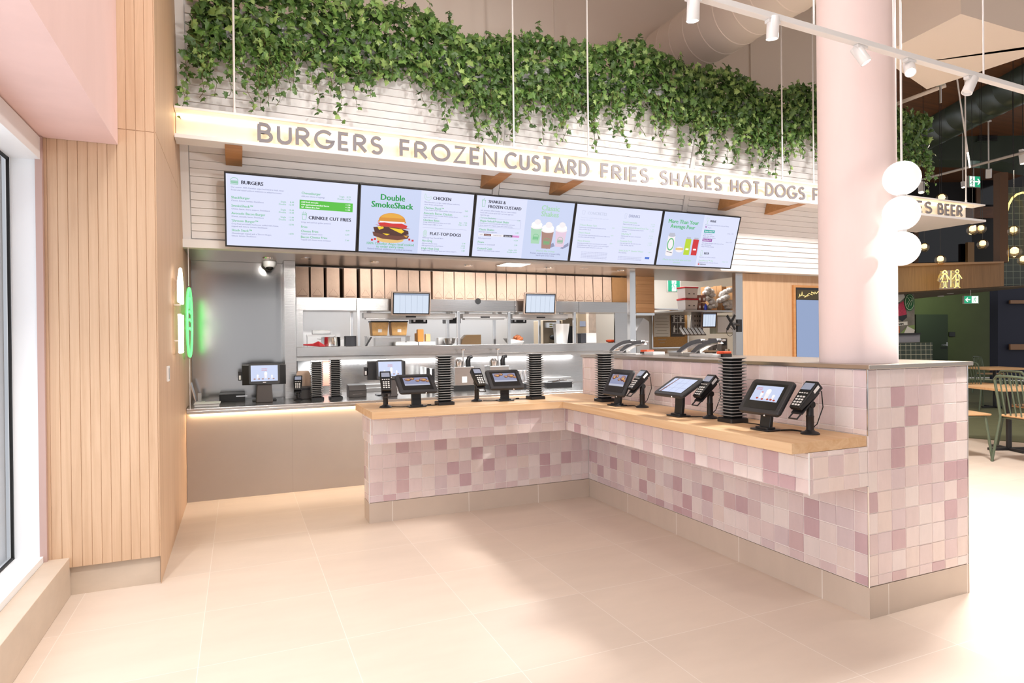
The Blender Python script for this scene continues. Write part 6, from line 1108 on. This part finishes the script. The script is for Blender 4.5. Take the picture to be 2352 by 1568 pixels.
t = thing('silver_screens', 'grey screens on the green tiled dining counter', 'screen', (12.831, 8.819, 1.238)); q = rl(t); q.prism([(12.581, 8.928, 1.397), (12.579, 8.928, 1.237), (13.108, 8.699, 1.253), (13.109, 8.699, 1.409)], CF*.05); q.build('panel', mat('screen_grey', '#8E8E98', .35), t); q = rl(t); q.prism([(12.517, 8.902, 1.433), (12.517, 8.902, 1.397), (13.076, 8.659, 1.409), (13.077, 8.659, 1.445)], CF*.2); q.build('hood', black, t)
# rug, tables, chairs
rug = MB().prism([(8.904, 5.694, 0.001), (9.395, 4.37, 0.001), (21.375, 9.933, 0.001), (20.655, 13.194, 0.001)], (0, 0, .006)).build('green_carpet', mat('olive_carpet', '#595B3E', .95, noise=(4, .1), bump=(90, .3))); tag(rug, 'olive green carpet under the far dining tables', 'carpet')
seat_w = wood('seat_oak', '#BE9468', '#CFA67A', 'x'); tubeg = mat('green_tube', '#5F6B58', .4, .3)
def chair(x, y, rz, label, s=1.13):
    t = thing('dining_chair', label, 'chair', (x, y, .002), rz, 'green tube chairs in the dining room'); t.scale = (s, s, s)
    MB().loft([[(-.19, -.19, .44), (.21, -.20, .44), (.21, .20, .44), (-.19, .19, .44)], [(-.19, -.19, .46), (.215, -.205, .46), (.215, .205, .46), (-.19, .19, .46)]]).build('seat', seat_w, t, bevel=.008)
    for a, b in ((.17, -.17), (.17, .17)): MB().tube([(a, b, .435), (a+.05, b*1.15, 0)], .0125, 10).build('leg', tubeg, t, smooth=True)
    for b in (-.17, .17): MB().tube([(-.26, b*1.15, 0), (-.19, b, .44), (-.215, b, .60), (-.25, b, .80)], .0125, 10).build('leg', tubeg, t, smooth=True)
    MB().tube([(-.25, -.17, .80), (-.256, -.14, .83), (-.258, 0, .835), (-.256, .14, .83), (-.25, .17, .80)], .0125, 10).build('top_rail', tubeg, t, smooth=True)
    for k in range(5): b = -.112+.056*k; MB().tube([(-.19, b, .46), (-.256, b, .832)], .006, 8).build('spindle', tubeg, t, smooth=True)
    MB().tube([(-.17, -.17, .43), (.17, -.17, .43), (.17, .17, .43), (-.17, .17, .43), (-.17, -.17, .43)], .010, 8).build('seat_frame', tubeg, t, smooth=True)
p = V((7.637, 4.291, 0)); q = p-CR*.245+CF*.195*1.0; chair(q.x, q.y, -.41, 'green tube chair half hidden by the tiled end of the half wall')
p = V((8.551, 4.667, 0)); q = p+CR*.40; chair(q.x, q.y, -.41, 'green tube chair behind the nearest one at the right edge')
p = V((7.397, 3.913, 0)); q = p+CR*.36+CF*.2; chair(q.x, q.y, -.30, 'nearest green tube chair, cut by the right edge of the view')
p = V((12.371, 7.2, 0)); q = p+CR*.28+CF*.2; chair(q.x, q.y, -.41+.15, 'green tube chair at the far table above the half wall end', 1.05)
p = V((15.976, 9.087, 0)); q = p+CR*.2+CF*.1; chair(q.x, q.y, -.6, 'farthest green tube chair against the green wall', 1.05)
def table(x, y, label, s=.7):
    t = thing('dining_table', label, 'table', (x, y, .002), -.41, 'oak tables in the dining room'); MB().box(-s/2, s/2, -s/2, s/2, .735, .765).build('tabletop', seat_w, t, bevel=.004); MB().tube([(0, 0, .03), (0, 0, .735)], .03, 12).build('pedestal', black, t, smooth=True); MB().box(-.24, .24, -.03, .03, 0, .03).box(-.03, .03, -.24, .24, 0, .0295).build('foot', black, t, bevel=.004)
p = V((8.058, 4.444, 0.765)); q = p+CR*.36+CF*.30; table(q.x, q.y, 'near oak dining table at the right edge of the view')
p = V((12.725, 7.189, 0.765)); q = p+CR*.36+CF*.30; table(q.x, q.y, 'far oak dining table above the half wall end', .8)
for k, (p, e) in enumerate((((9.449, 5.714, 2.696), 45), ((11.314, 5.992, 1.861), 45))): light('AREA', 'dining_lamp', (p[0], p[1], 4.0), (p[0], p[1], 0), e, (1, .85, .65), .5)
